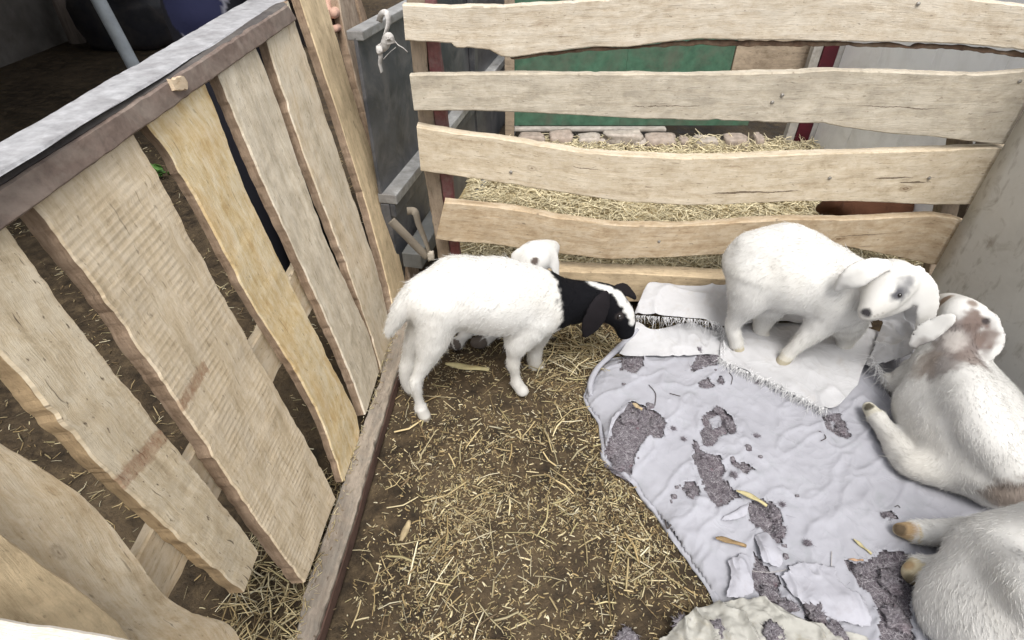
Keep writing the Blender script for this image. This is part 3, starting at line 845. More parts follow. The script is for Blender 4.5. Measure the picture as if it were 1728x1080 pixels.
def relax(V, Fq, it, lam=0.5):
    e = np.vstack([Fq[:, [k, (k + 1) % 4]] for k in range(4)])
    for k in range(it):
        s = np.zeros_like(V); c = np.zeros(len(V))
        for d in range(3):
            s[:, d] = np.bincount(e[:, 0], V[e[:, 1], d], len(V)) + np.bincount(e[:, 1], V[e[:, 0], d], len(V))
        c = np.bincount(e[:, 0], minlength=len(V)) + np.bincount(e[:, 1], minlength=len(V))
        V = V * (1 - lam) + lam * s / np.maximum(c, 1)[:, None]
    return V
def vnormals(V, Fq):
    n = np.cross(V[Fq[:, 2]] - V[Fq[:, 0]], V[Fq[:, 3]] - V[Fq[:, 1]])
    N = np.zeros_like(V)
    for k in range(4):
        for d in range(3):
            N[:, d] += np.bincount(Fq[:, k], n[:, d], len(V))
    return N / np.maximum(np.linalg.norm(N, axis=1), 1e-12)[:, None]

def m_fur(name, rough=0.75, trans=0.0):
    s = NT(name)
    a = s.n("ShaderNodeAttribute", {"attribute_name": "Col"}).outputs["Color"]
    s.col(a)
    s.put(s.b, "Roughness", rough); s.put(s.b, "Specular IOR Level", 0.12)
    s.put(s.b, "Sheen Weight", 0.0)
    return s.m
FUR = m_fur("fur"); SKIN = m_fur("goat_skin", 0.9)
EYE = m_plain("goat_eye", (0.012, 0.010, 0.010), 0.08, 20, 0.1, bump=0.0, spec=0.8)

def hair(name, parent, roots, dirs, lens, cols, mat, rad=0.00042, npt=4, curl=0.22, droop=0.1, org=None):
    n = len(roots)
    t = np.linspace(0, 1, npt)
    rnd = rng.normal(size=(n, 3)) * curl
    P = np.zeros((n, npt, 3))
    for i, q in enumerate(t):
        P[:, i] = roots + lens[:, None] * (dirs * q + rnd * q * q * 0.5 + np.array((0, 0, -droop)) * (q * q * 0.5))
    hc = bpy.data.hair_curves.new(name)
    hc.add_curves([npt] * n)
    org = ORG[parent.name] if org is None else org
    hc.points.foreach_set("position", (P - org).astype(np.float32).ravel())
    r = hc.attributes.new("radius", 'FLOAT', 'POINT')
    r.data.foreach_set("value", np.tile((rad * (1 - 0.8 * t)).astype(np.float32), n))
    c = hc.attributes.new("Col", 'FLOAT_COLOR', 'POINT')
    cc = np.ones((n, npt, 4), np.float32); cc[..., :3] = cols[:, None, :]
    c.data.foreach_set("color", cc.ravel())
    hc.materials.append(mat)
    o = bpy.data.objects.new(name, hc)
    link(o, parent, org)
    return o

WHITE_F = (0.60, 0.593, 0.572)
def goat(body, label, colour, nfur, vox=0.0055, eyes=(), zmin=0.002, name="goat_kid", lens=None, seed=1, group="goat kids in the pen", furcol=1.0):
    V, Fq = body.mesh(vox, zmin)
    near, Ds = body.near(V)
    tags = np.array([p[5] for p in body.prims])
    tg = tags[near]
    # flesh and bone under the coat, so no surface is a plain tube
    soft = np.isin(tg, ('body', 'neck', 'leg'))
    V = V + vnormals(V, Fq) * (soft * (fbm(V, 13, seed + 5, 2) * 0.0045 + fbm(V, 34, seed + 9, 2) * 0.0014))[:, None]
    V[:, 2] = np.maximum(V[:, 2], zmin)
    col = colour(V, tg)
    org = V.mean(0); org[2] = V[:, 2].min()
    skin = col * 0.97
    o = mk(name, V, Fq, SKIN, None, smooth=True, col=skin, origin=org)
    tag(o, label, "goat", group)
    for (x, y, off, r, toward) in eyes:
        p, t = snap(V, x, y)
        rr = r * t / F
        d_ = unit(p - CAMP)
        ball("eye", p + d_ * rr * 0.35, rr, EYE, o)
    # coat
    N = vnormals(V, Fq)
    A = np.linalg.norm(np.cross(V[Fq[:, 2]] - V[Fq[:, 0]], V[Fq[:, 3]] - V[Fq[:, 1]]), axis=1)
    fi = rng.choice(len(Fq), nfur, p=A / A.sum())
    w = rng.dirichlet((1, 1, 1, 1), nfur)
    R = np.einsum('nk,nkd->nd', w, V[Fq[fi]])
    Nn = np.einsum('nk,nkd->nd', w, N[Fq[fi]]); Nn /= np.linalg.norm(Nn, axis=1)[:, None]
    vi = Fq[fi, 0]
    W = np.exp(-np.maximum(Ds[vi], 0) / 0.012)
    W /= W.sum(1)[:, None] + 1e-9
    fl = W @ np.array([p[6] for p in body.prims])
    ftg = tg[vi]
    down = np.where(np.isin(ftg, ('head', 'ear', 'nose')), 0.0, 0.55)
    swirl = np.stack([fbm(R, 9, seed + 31 + k, 2) + 0.6 * vnoise(R, 45, seed + 41 + k) for k in range(3)], 1) * 0.5
    fl = fl + np.array((0, 0, -1.0)) * down[:, None] + swirl
    fl = fl - Nn * (fl * Nn).sum(1)[:, None]
    fl /= np.maximum(np.linalg.norm(fl, axis=1), 1e-6)[:, None]
    d = fl * 0.9 + Nn * (np.where(np.isin(ftg, ('leg', 'tail')), 0.15, 0.06)[:, None] + 0.10 * rng.random(nfur)[:, None]) + rng.normal(size=(nfur, 3)) * 0.10
    d /= np.linalg.norm(d, axis=1)[:, None]
    LM = dict(body=0.0115, neck=0.010, leg=0.011, head=0.005, ear=0.003, tail=0.015, hoof=0.003, nose=0.001)
    if lens: LM.update(lens)
    d = d.copy()
    L = np.array([LM.get(t, 0.01) for t in ftg]) * (0.6 + 0.7 * rng.random(nfur))
    L *= 1 + 0.4 * fbm(R, 18, seed, 2)
    fly = rng.random(nfur) < 0.03
    L[fly] *= 1.5
    d[fly] = d[fly] + Nn[fly] * 0.2
    fc = np.einsum('nk,nkd->nd', w, col[Fq[fi]]) * (0.84 + 0.34 * rng.random(nfur))[:, None] * (1 + 0.13 * fbm(R * np.array((1, 1, 0.6)), 85, seed + 61, 2))[:, None] * furcol
    hair("fur", o, R - Nn * 0.001, d, L, np.clip(fc, 0, 0.95), FUR)
    return o
def ball(name, p, r, mat, parent, sq=(1, 1, 1)):
    u = np.linspace(0, math.pi, 9); v = np.linspace(0, 2 * math.pi, 13)[:-1]
    U, W2 = np.meshgrid(u, v, indexing='ij')
    d = np.stack((np.sin(U) * np.cos(W2), np.sin(U) * np.sin(W2), np.cos(U)), -1).reshape(-1, 3) * np.asarray(sq)
    f = [(i * 12 + j, (i + 1) * 12 + j, (i + 1) * 12 + (j + 1) % 12, i * 12 + (j + 1) % 12) for i in range(8) for j in range(12)]
    return mk(name, np.asarray(p) + d * r, f, mat, parent, smooth=True)

def vplane(p0, d):
    d = unit((d[0], d[1], 0)); n = np.array((-d[1], d[0], 0))
    if n[1] < 0: n = -n                     # offsets grow away from the camera
    def place(x, y, off):
        p = onpl(x, y, np.array((p0[0], p0[1], 0)) + n * off, n)
        return p, np.dot(p - CAMP, np.array((0, CP, -SP)))
    place.n = n; place.d = d
    return place
def hplane(x, y, z):
    p = onz(x, y, z)
    return p, np.dot(p - CAMP, np.array((0, CP, -SP)))
def blend(col, m, c):
    m = np.clip(m, 0, 1)[:, None]
    return col * (1 - m) + np.asarray(c) * m
def spot(V, p, r, seed=0, soft=0.25, rag=0.35):
    d = np.linalg.norm(V - p, axis=1) / r + fbm(V, 60, seed, 2) * rag
    return np.clip((1 - d) / soft + 0.5, 0, 1)
def snap(V, x, y):
    """the skin point seen at a place in the view"""
    q = V - CAMP
    dp = q @ np.array((0, CP, -SP))
    px = 864 + F * q[:, 0] / dp; py = 540 - F * (q @ np.array((0, SP, CP))) / dp
    d = np.hypot(px - x, py - y)
    for rad in (5, 9, 16, 30, 60):
        k = np.where(d < rad)[0]
        if len(k):
            return V[k[dp[k].argmin()]], dp[k].min()
    return V[d.argmin()], dp[d.argmin()]
def white_coat(V, seed, hoofz, hoofc=(0.10, 0.085, 0.06), knee=(0.62, 0.56, 0.40), legs=None):
    col = np.tile(np.array(WHITE_F), (len(V), 1)) * (1 + 0.05 * fbm(V, 12, seed, 2))[:, None]
    st = np.clip(fbm(V, 7, seed + 50, 3) * 1.4, 0, 1) * 0.35
    col = blend(col, st, (0.47, 0.43, 0.35))
    return col

# --- the standing kid with the black neck and head
pl1 = vplane((-0.26, 1.15), (0.952, 0.305))
g1 = Body(pl1)
g1.chain([(903, 514, 53), (838, 503, 64), (775, 499, 61), (736, 507, 53)], 'body', 0.04)
g1.chain([(905, 490, 38), (840, 478, 41), (770, 474, 38)], 'body', 0.03)
g1.chain([(935, 512, 43), (968, 510, 37), (1003, 508, 33, -0.01)], 'neck', 0.04, flip=True)
g1.chain([(1056, 556, 15, -0.06), (1049, 534, 23, -0.045), (1026, 512, 31, -0.02)], 'head', 0.025)
g1.chain([(1056, 560, 12, -0.066), (1052, 562, 11, -0.06)], 'nose', 0.01)
g1.ear([(1020, 500, 12, -0.072), (1010, 522, 22, -0.088), (1000, 545, 21, -0.092), (989, 564, 9, -0.088)], (0.3, -0.85, 0.2), 0.0065)
g1.ear([(1036, 492, 11, 0.035), (1056, 489, 14, 0.055), (1070, 500, 8, 0.06)], (0.2, -0.4, 0.9), 0.006)
g1.chain([(700, 488, 14), (680, 520, 18), (656, 560, 8)], 'tail', 0.02)
g1.chain([(740, 520, 40, -0.03), (734, 558, 32, -0.045), (722, 598, 20, -0.055), (708, 632, 12, -0.055), (702, 645, 12, -0.055), (705, 668, 9, -0.055), (710, 688, 9.5, -0.055)], 'leg', 0.014)
g1.chain([(710, 688, 10, -0.055), (716, 701, 11, -0.058), (718, 704, 10, -0.06)], 'hoof', 0.01)
g1.chain([(726, 540, 36, 0.04), (702, 590, 22, 0.055), (686, 632, 14, 0.055), (693, 652, 11, 0.055)], 'leg', 0.014)
g1.chain([(693, 652, 11, 0.055), (700, 664, 11.5, 0.055)], 'hoof', 0.01)
g1.chain([(893, 540, 40, -0.035), (876, 572, 26, -0.05), (868, 597, 14, -0.055), (866, 613, 12.5, -0.055), (869, 630, 8, -0.055), (872, 646, 9, -0.055)], 'leg', 0.014)
g1.chain([(872, 647, 9.5, -0.055), (880, 658, 11, -0.06), (883, 660, 10, -0.06)], 'hoof', 0.01)
g1.chain([(905, 550, 30, 0.035), (903, 580, 16, 0.05), (902, 605, 11.5, 0.05), (903, 622, 10, 0.05)], 'leg', 0.02)
g1.chain([(903, 622, 10, 0.05), (907, 632, 10.5, 0.05)], 'hoof', 0.01)
def col1(V, tg):
    col = white_coat(V, 5, 0.03)
    p = pl1(931, 512, 0)[0]
    nd = unit(pl1(1000, 505, 0)[0] - p)
    s = (V - p) @ nd + fbm(V, 26, 3, 3) * 0.018 + fbm(V, 95, 6, 2) * 0.008 + (V[:, 2] - p[2]) * 0.16
    black = np.clip(s / 0.008 + 0.5, 0, 1)
    hd = ~np.isin(tg, ('leg', 'hoof', 'tail'))
    black = black * hd
    col = blend(col, black, (0.0045, 0.0045, 0.006))
    for (x, y, off, r) in [(1002, 474, -0.02, 9), (1015, 480, -0.02, 8), (1030, 484, -0.03, 8), (1045, 492, -0.045, 11), (1055, 503, -0.06, 12), (1065, 517, -0.07, 12), (1070, 530, -0.075, 10), (1072, 543, -0.08, 8)]:
        q, t = snap(V, x, y)
        # blaze: down the middle of the face, on the side the nose bridge is
        col = blend(col, spot(V, q, r * t / F * 1.06, 17, 0.4, 0.45), WHITE_F)
    q, t = snap(V, 1046, 538)
    col = blend(col, spot(V, q, 0.013, 4, 0.5, 0.2) * 0.7, (0.05, 0.042, 0.04))
    col = blend(col, (tg == 'ear') * 0.3, (0.03, 0.024, 0.026))
    col = blend(col, ((tg == 'hoof') & (V[:, 2] < 0.016)) * 0.8, (0.20, 0.17, 0.13))
    low = np.clip((0.14 - V[:, 2]) / 0.14, 0, 1) * (0.5 + 0.5 * fbm(V, 30, 77, 2)) * (tg != 'body')
    col = blend(col, low * 0.35, (0.42, 0.36, 0.26))
    return col
def strands_scale(n): return int(n)
goat(g1, "white kid with black neck and head standing side-on, head lowered to the cloth", col1, 60000, eyes=((1046, 538, -0.093, 5, 0),), seed=3)

# --- white kid lying behind it, only its head showing over the other's back
g2 = Body(hplane)
g2.chain([(872, 512, 38, 0.13), (825, 516, 40, 0.12), (775, 518, 36, 0.11)], 'body', 0.03)
g2.chain([(880, 486, 30, 0.21), (888, 462, 27, 0.30), (898, 440, 26, 0.345)], 'neck', 0.04, flip=True)
g2.chain([(932, 418, 13, 0.335), (922, 424, 20, 0.35), (905, 432, 27, 0.36)], 'head', 0.02)
g2.ear([(922, 418, 9, 0.385), (934, 438, 14, 0.35), (939, 466, 8, 0.30)], (0.75, -0.6, 0.1), 0.006)
g2.ear([(885, 420, 8, 0.385), (872, 435, 13, 0.36), (868, 455, 8, 0.32)], (-0.6, -0.7, 0.1), 0.006)
g2.chain([(800, 540, 18, 0.06), (782, 568, 10, 0.03), (770, 580, 10, 0.025)], 'leg', 0.02)
g2.chain([(770, 580, 10, 0.025), (764, 581, 9, 0.02)], 'hoof', 0.01)
g2.chain([(850, 540, 18, 0.06), (826, 566, 10, 0.03), (812, 577, 10, 0.025)], 'leg', 0.02)
g2.chain([(812, 577, 11, 0.025), (803, 578, 10, 0.02)], 'hoof', 0.01)
def col2(V, tg):
    col = white_coat(V, 9, 0.03)
    col = blend(col, (tg == 'hoof') * 1.0, (0.10, 0.085, 0.075))
    q, t = snap(V, 905, 444)
    col = blend(col, spot(V, q, 0.012, 3), (0.1, 0.08, 0.07))
    q, t = hplane(893, 415, 0.39)
    col = blend(col, spot(V, q, 0.012, 3) * 0.5, (0.3, 0.29, 0.28))
    return col
goat(g2, "white kid lying behind the black-headed one, only its head raised into view", col2, 24000, seed=8)

# --- white kid standing on the cloth, head turned down, dark patch round the eye
pl3 = vplane((0.72, 1.385), (0.35, -0.08))
g3 = Body(pl3)
g3.chain([(1420, 494, 58), (1372, 470, 64), (1318, 455, 68), (1282, 446, 54)], 'body', 0.03)
g3.chain([(1400, 448, 34), (1335, 420, 40), (1290, 421, 36)], 'body', 0.02)
g3.chain([(1252, 440, 30), (1262, 420, 26)], 'body', 0.02)
g3.chain([(1432, 482, 44, -0.01), (1462, 470, 32, -0.045), (1492, 470, 28, -0.075)], 'neck', 0.025, flip=True)
g3.chain([(1465, 526, 14, -0.165), (1474, 516, 21, -0.155), (1489, 498, 31, -0.13), (1506, 475, 38, -0.10)], 'head', 0.02)
g3.chain([(1474, 530, 11, -0.155), (1498, 517, 17, -0.125), (1522, 500, 24, -0.095)], 'head', 0.016)
g3.chain([(1464, 527, 13, -0.165), (1461, 529, 11, -0.168)], 'nose', 0.012)
g3.chain([(1445, 505, 34, -0.02), (1480, 500, 28, -0.05), (1508, 488, 24, -0.075)], 'neck', 0.02, flip=True)
g3.ear([(1495, 447, 12, -0.12), (1468, 454, 20, -0.135), (1440, 468, 22, -0.14), (1414, 487, 8, -0.13)], (0.2, -0.6, 0.7), 0.006)
g3.ear([(1547, 462, 15, -0.105), (1562, 490, 21, -0.12), (1565, 524, 19, -0.13), (1554, 554, 10, -0.13)], (-0.1, -0.85, 0.3), 0.006)
g3.chain([(1276, 465, 46, -0.035), (1266, 496, 35, -0.05), (1249, 526, 19, -0.055), (1237, 548, 12, -0.055), (1238, 560, 11, -0.055), (1243, 582, 9, -0.055)], 'leg', 0.014)
g3.chain([(1243, 582, 9, -0.055), (1249, 598, 11, -0.06), (1253, 604, 10, -0.06)], 'hoof', 0.01)
g3.chain([(1406, 512, 40, -0.035), (1382, 548, 24, -0.055), (1358, 572, 14, -0.07), (1345, 583, 12, -0.075), (1330, 598, 10, -0.08)], 'leg', 0.014)
g3.chain([(1330, 598, 10, -0.08), (1321, 610, 11.5, -0.085), (1318, 612, 11, -0.085)], 'hoof', 0.01)
g3.chain([(1300, 495, 40, 0.03), (1292, 530, 20, 0.045), (1284, 556, 12.5, 0.045), (1286, 566, 11, 0.045)], 'leg', 0.014)
g3.chain([(1286, 566, 11, 0.045), (1289, 573, 11, 0.045)], 'hoof', 0.01)
g3.chain([(1430, 535, 36, 0.03), (1430, 560, 20, 0.04), (1424, 582, 12.5, 0.04)], 'leg', 0.014)
g3.chain([(1424, 582, 12, 0.04), (1419, 592, 11.5, 0.04)], 'hoof', 0.01)
def col3(V, tg):
    col = white_coat(V, 15, 0.03)
    for (x, y, off, r, c, a) in [(1528, 488, -0.13, 12, (0.20, 0.20, 0.21), 0.5), (1538, 470, -0.12, 9, (0.12, 0.12, 0.13), 0.5), (1534, 480, -0.12, 9, (0.17, 0.17, 0.18), 0.45), (1524, 501, -0.135, 10, (0.07, 0.07, 0.08), 0.85), (1514, 505, -0.1, 8, (0.07, 0.07, 0.08), 0.8)]:
        q, t = snap(V, x, y)
        col = blend(col, spot(V, q, r * t / F * 1.15, 23, 0.9, 0.9) * a, c)
    q, t = snap(V, 1460, 531)
    col = blend(col, spot(V, q, 0.013, 5, 0.4, 0.3), (0.045, 0.042, 0.045))
    for x, y in ((1468, 541), (1475, 539), (1483, 536), (1491, 532)):
        q, t = snap(V, x, y)
        col = blend(col, spot(V, q, 0.004, 5, 0.6, 0.3) * 0.6, (0.25, 0.22, 0.2))
    col = blend(col, (tg == 'hoof') * 0.55, (0.50, 0.45, 0.33))
    col = blend(col, np.clip((0.2 - V[:, 2]) / 0.15, 0, 1) * (0.5 + 0.5 * fbm(V, 30, 78, 2)) * (tg == 'leg') * 0.4, (0.48, 0.42, 0.30))
    col = blend(col, ((tg == 'hoof') & (V[:, 2] < 0.075)) * 0.7, (0.30, 0.26, 0.17))
    return col
goat(g3, "white kid with grey eye patch standing on the white cloth, face turned to camera", col3, 62000, eyes=((1519, 502, -0.158, 4, 0),), zmin=0.045, seed=13)

# --- kid lying along the right wall, brown neck
g4 = Body(hplane)
g4.chain([(1602, 640, 62, 0.16), (1624, 692, 80, 0.15), (1650, 748, 82, 0.15), (1680, 790, 66, 0.13)], 'body', 0.03)
g4.chain([(1578, 690, 62, 0.11), (1602, 745, 68, 0.10)], 'body', 0.03)
g4.chain([(1615, 622, 34, 0.235), (1640, 680, 40, 0.245), (1668, 735, 40, 0.24), (1700, 782, 36, 0.2)], 'body', 0.02)
g4.chain([(1603, 615, 50, 0.19), (1610, 578, 38, 0.26), (1620, 548, 31, 0.31)], 'neck', 0.03, flip=True)
g4.chain([(1592, 510, 15, 0.28), (1604, 516, 22, 0.305), (1622, 530, 30, 0.335)], 'head', 0.02)
g4.ear([(1652, 524, 13, 0.36), (1666, 545, 19, 0.345), (1674, 575, 19, 0.31), (1670, 602, 9, 0.28)], (-0.55, -0.6, 0.5), 0.006)
g4.ear([(1602, 538, 12, 0.365), (1584, 549, 17, 0.34), (1562, 562, 18, 0.31), (1542, 580, 9, 0.27)], (-0.35, -0.55, 0.8), 0.006)
g4.chain([(1630, 775, 56, 0.12), (1585, 783, 38, 0.10), (1545, 783, 26, 0.085), (1527, 770, 23, 0.08), (1503, 737, 18, 0.075), (1482, 708, 14.5, 0.07)], 'leg', 0.016)
g4.chain([(1482, 708, 14.5, 0.07), (1466, 688, 10.5, 0.065)], 'hoof', 0.01)
g4.chain([(1545, 640, 34, 0.10), (1520, 650, 18, 0.075), (1500, 640, 12, 0.07)], 'leg', 0.016)
def col4(V, tg):
    col = white_coat(V, 21, 0.03)
    for (x, y, z, r, c, a) in [(1622, 565, 0.33, 32, (0.17, 0.14, 0.13), 0.85), (1592, 600, 0.27, 34, (0.20, 0.175, 0.165), 0.8), (1630, 592, 0.3, 26, (0.17, 0.14, 0.13), 0.8), (1640, 545, 0.36, 17, (0.16, 0.12, 0.105), 0.9), (1642, 600, 0.26, 18, (0.2, 0.16, 0.14), 0.6), (1560, 610, 0.2, 25, (0.3, 0.25, 0.21), 0.6), (1660, 570, 0.32, 14, (0.18, 0.13, 0.11), 0.7),
                               (1588, 505, 0.36, 12, (0.17, 0.11, 0.07), 0.9), (1640, 508, 0.37, 7, (0.15, 0.1, 0.07), 0.8), (1712, 838, 0.16, 34, (0.20, 0.155, 0.125), 0.85), (1672, 842, 0.13, 18, (0.25, 0.21, 0.18), 0.5)]:
        q, t = snap(V, x, y)
        col = blend(col, spot(V, q, r * t / F * 1.15, 29, 0.5, 0.45) * a, c)
    q, t = snap(V, 1605, 572)
    col = blend(col, spot(V, q, 0.028, 2, 0.6, 0.6) * 0.7, (0.5, 0.47, 0.44))
    q, t = snap(V, 1658, 540)
    col = blend(col, spot(V, q, 0.009, 2, 0.4, 0.4), (0.06, 0.05, 0.05))
    col = blend(col, (tg == 'hoof') * 0.55, (0.60, 0.56, 0.42))
    q, t = snap(V, 1462, 685)
    col = blend(col, spot(V, q, 0.014, 2, 0.3, 0.2), (0.09, 0.08, 0.06))
    return col
goat(g4, "white kid with brown neck lying along the grey wall, head turned away", col4, 60000, zmin=0.05, seed=19)

# --- kid lying in the lower right corner, legs stretched to the left
g5 = Body(hplane)
g5.chain([(1658, 935, 52, 0.12), (1690, 985, 88, 0.15), (1740, 1050, 116, 0.16), (1820, 1120, 110, 0.15)], 'body', 0.03)
g5.chain([(1650, 1035, 88, 0.11), (1720, 1110, 98, 0.11)], 'body', 0.03)
g5.chain([(1690, 940, 36, 0.23), (1750, 1000, 50, 0.27), (1810, 1070, 50, 0.26)], 'body', 0.02)
g5.chain([(1700, 930, 60, 0.19), (1760, 900, 52, 0.27), (1800, 880, 42, 0.32)], 'neck', 0.05, flip=True)
g5.chain([(1890, 905, 22, 0.30), (1860, 890, 30, 0.33), (1820, 878, 40, 0.35)], 'head', 0.02)
g5.ear([(1815, 855, 14, 0.40), (1830, 840, 20, 0.38), (1850, 830, 10, 0.33)], (0.0, 0.7, 0.7), 0.006)
g5.ear([(1810, 910, 14, 0.40), (1805, 945, 22, 0.37), (1810, 980, 10, 0.32)], (-0.6, -0.6, 0.3), 0.006)
g5.chain([(1650, 915, 42, 0.10), (1608, 902, 27, 0.08), (1572, 900, 21, 0.072), (1545, 898, 17, 0.07)], 'leg', 0.016)
g5.chain([(1545, 898, 17, 0.07), (1519, 894, 12, 0.065)], 'hoof', 0.01)
g5.chain([(1640, 975, 45, 0.09), (1588, 965, 27, 0.08), (1558, 962, 23, 0.072)], 'leg', 0.016)
g5.chain([(1558, 962, 23, 0.072), (1542, 968, 19, 0.07)], 'hoof', 0.01)
def col5(V, tg):
    col = white_coat(V, 27, 0.03)
    col = blend(col, (tg == 'hoof') * 0.8, (0.52, 0.44, 0.27))
    for (x, y, z, r, c, a) in [(1528, 890, 0.08, 15, (0.30, 0.19, 0.09), 0.8), (1514, 893, 0.07, 9, (0.08, 0.06, 0.04), 0.9), (1531, 950, 0.09, 8, (0.30, 0.2, 0.1), 0.8), (1536, 985, 0.07, 12, (0.09, 0.075, 0.05), 0.8)]:
        q, t = snap(V, x, y)
        col = blend(col, spot(V, q, r * t / F * 1.2, 33, 0.5, 0.3) * a, c)
    return col
goat(g5, "all-white kid lying in the lower right corner, tan hooves pointing left", col5, 52000, zmin=0.05, seed=29)

# --- brown animal lying in the straw of the next pen
g6 = Body(hplane)
g6.chain([(1500, 350, 34, 0.11), (1460, 351, 37, 0.11), (1425, 355, 30, 0.10)], 'body', 0.04)
g6.chain([(1425, 350, 22, 0.12), (1408, 345, 15, 0.17)], 'neck', 0.03, flip=True)
g6.chain([(1384, 352, 8, 0.15), (1396, 347, 11, 0.18), (1408, 342, 13, 0.2)], 'head', 0.02)
g6.ear([(1408, 335, 5, 0.22), (1416, 340, 8, 0.20), (1420, 350, 4, 0.17)], (0, -1, 0.2), 0.006)
g6.chain([(1400, 362, 14, 0.05), (1385, 366, 8, 0.03), (1372, 368, 6, 0.02)], 'leg', 0.02)
g6.chain([(1490, 364, 18, 0.06), (1470, 369, 9, 0.03), (1455, 371, 6, 0.02)], 'leg', 0.02)
def col6(V, tg):
    col = np.tile(np.array((0.085, 0.038, 0.022)), (len(V), 1)) * (1 + 0.3 * fbm(V, 14, 2, 2))[:, None]
    q, t = hplane(1448, 352, 0.19)
    return blend(col, spot(V, q, 0.04, 3, 0.6, 0.4) * 0.6, (0.22, 0.15, 0.13))
goat(g6, "dark brown kid lying in straw beyond the board fence", col6, 15000, vox=0.008, seed=35, group=None)

# ------------------------------------------------------------------ person behind the slat fence, a hand on the slats
def person():
    b = Body(hplane)
    C = lambda pts, tg, k=0.03: b.chain(pts, tg, k, world=True)
    sl = fp(556, 60, -0.03)                       # where the hand grips, behind a slat
    C([((-0.86, 1.84, 0.93), 0.125), ((-0.87, 1.86, 1.12), 0.12), ((-0.84, 1.83, 1.32), 0.135)], 'top', 0.05)
    C([((-0.84, 1.83, 1.34), 0.11), ((-0.82, 1.80, 1.43), 0.062), ((-0.80, 1.77, 1.50), 0.055)], 'skin', 0.03)
    C([((-0.79, 1.76, 1.60), 0.088), ((-0.765, 1.73, 1.56), 0.07), ((-0.745, 1.71, 1.525), 0.05)], 'skin', 0.03)
    C([((-0.80, 1.775, 1.635), 0.09), ((-0.83, 1.80, 1.60), 0.085)], 'hair', 0.02)
    for s_, foot in ((-1, (-0.86, 1.72)), (1, (-0.72, 1.80))):
        hx, hy = -0.86 + 0.06 * s_, 1.84 - 0.01 * s_ 
        C([((hx, hy, 0.92), 0.095), (((hx + foot[0]) / 2 + 0.02, (hy + foot[1]) / 2 - 0.04, 0.50), 0.068), ((foot[0], foot[1], 0.10), 0.05)], 'trouser', 0.03)
        C([((foot[0], foot[1], 0.06), 0.045), ((foot[0] + 0.09, foot[1] - 0.12, 0.04), 0.036)], 'shoe', 0.02)
    # right arm reaching to the slat, left arm resting on the rail
    w = sl + np.array((-0.07, 0.05, -0.02))
    C([((-0.72, 1.74, 1.34), 0.065), ((-0.70, 1.66, 1.12), 0.05), (tuple(w), 0.036)], 'sleeve', 0.02)
    C([((-0.98, 1.78, 1.34), 0.065), ((-1.03, 1.78, 1.16), 0.05), ((-0.90, 1.68, 1.20), 0.036)], 'sleeve', 0.02)
    V, Fq = b.mesh(0.010, 0.0)
    nr, _ = b.near(V)
    tg = np.array([p[5] for p in b.prims])[nr]
    # hand, finer
    h = Body(hplane)
    D = lambda pts, tg, k=0.006: h.chain(pts, tg, k, world=True)
    D([(tuple(w), 0.030), (tuple(sl + np.array((-0.03, 0.02, 0.0))), 0.026), (tuple(sl + np.array((-0.008, 0.01, 0.01))), 0.022)], 'skin', 0.015)
    palm = sl + np.array((-0.012, 0.012, 0.015))
    for (x, y, r) in [(559, 14, 0.017), (563, 40, 0.0125)]:
        D([(tuple(palm), r * 1.1), (tuple(fp(x - 8, y - 1, -0.05)), r * 1.1), (tuple(fp(x + 5, y - 2, -0.042)), r * 1.05), (tuple(fp(x + 9, y + 5, -0.026)), r), (tuple(fp(x + 3, y + 9, -0.012)), r * 0.85)], 'skin')
    for (p0, p1, p2) in [((528, 78), (530, 95), (538, 112)), ((534, 98), (538, 116), (546, 136))]:
        D([(tuple(palm + np.array((0, 0, -0.03))), 0.016), (tuple(fp(*p0, -0.05)), 0.013), (tuple(fp(*p1, -0.045)), 0.0125), (tuple(fp(*p2, -0.04)), 0.010)], 'skin')
    V2, F2 = h.mesh(0.0035, 0.0)
    # resting hand of the other arm
    h2 = Body(hplane)
    q = np.array((-0.90, 1.68, 1.20))
    h2.chain([(tuple(q), 0.03), (tuple(q + (0.05, -0.02, 0.01)), 0.03)], 'skin', 0.012, world=True)
    for k in range(4):
        a = q + np.array((0.085, -0.02, -0.025 + 0.021 * k))
        h2.chain([(tuple(q + (0.05, -0.02, 0.01)), 0.014), (tuple(a), 0.010), (tuple(a + (0.035, 0.0, 0.0)), 0.009), (tuple(a + (0.055, 0.012, 0.0)), 0.0075)], 'skin', 0.005, world=True)
    h2.chain([(tuple(q + (0.03, -0.02, 0.03)), 0.014), (tuple(q + (0.05, -0.03, 0.055)), 0.011), (tuple(q + (0.075, -0.03, 0.07)), 0.009)], 'skin', 0.005, world=True)
    V3, F3 = h2.mesh(0.004, 0.0)
    cols = dict(top=(0.012, 0.014, 0.042), sleeve=(0.23, 0.23, 0.27), trouser=(0.006, 0.006, 0.010), shoe=(0.02, 0.02, 0.022), skin=(0.52, 0.33, 0.25), hair=(0.012, 0.01, 0.009))
    c1 = np.array([cols[t] for t in tg])
    pat = fbm(V, 13, 44, 2) > 0.18
    c1[(tg == 'top') & pat] = (0.16, 0.16, 0.19)
    skin = np.tile(np.array(cols['skin']), (len(V2) + len(V3), 1))
    s = NT("clothes_and_skin")
    s.col(s.n("ShaderNodeVertexColor", {"layer_name": "Col"}).outputs[0])
    s.bump(s.noise(s.coords("Object"), 40, 4, 0.6), 0.25, 0.004)
    o = mk("person", np.vstack((V, V2, V3)), np.vstack((Fq, F2 + len(V), F3 + len(V) + len(V2))), s.m, None, smooth=True, col=np.vstack((c1, skin)))
    # face: eyes, ears, nose, mouth
    f = unit((0.5, -0.85, -0.1)); side = unit(np.cross((0, 0, 1), f)); hc = np.array((-0.775, 1.735, 1.585))
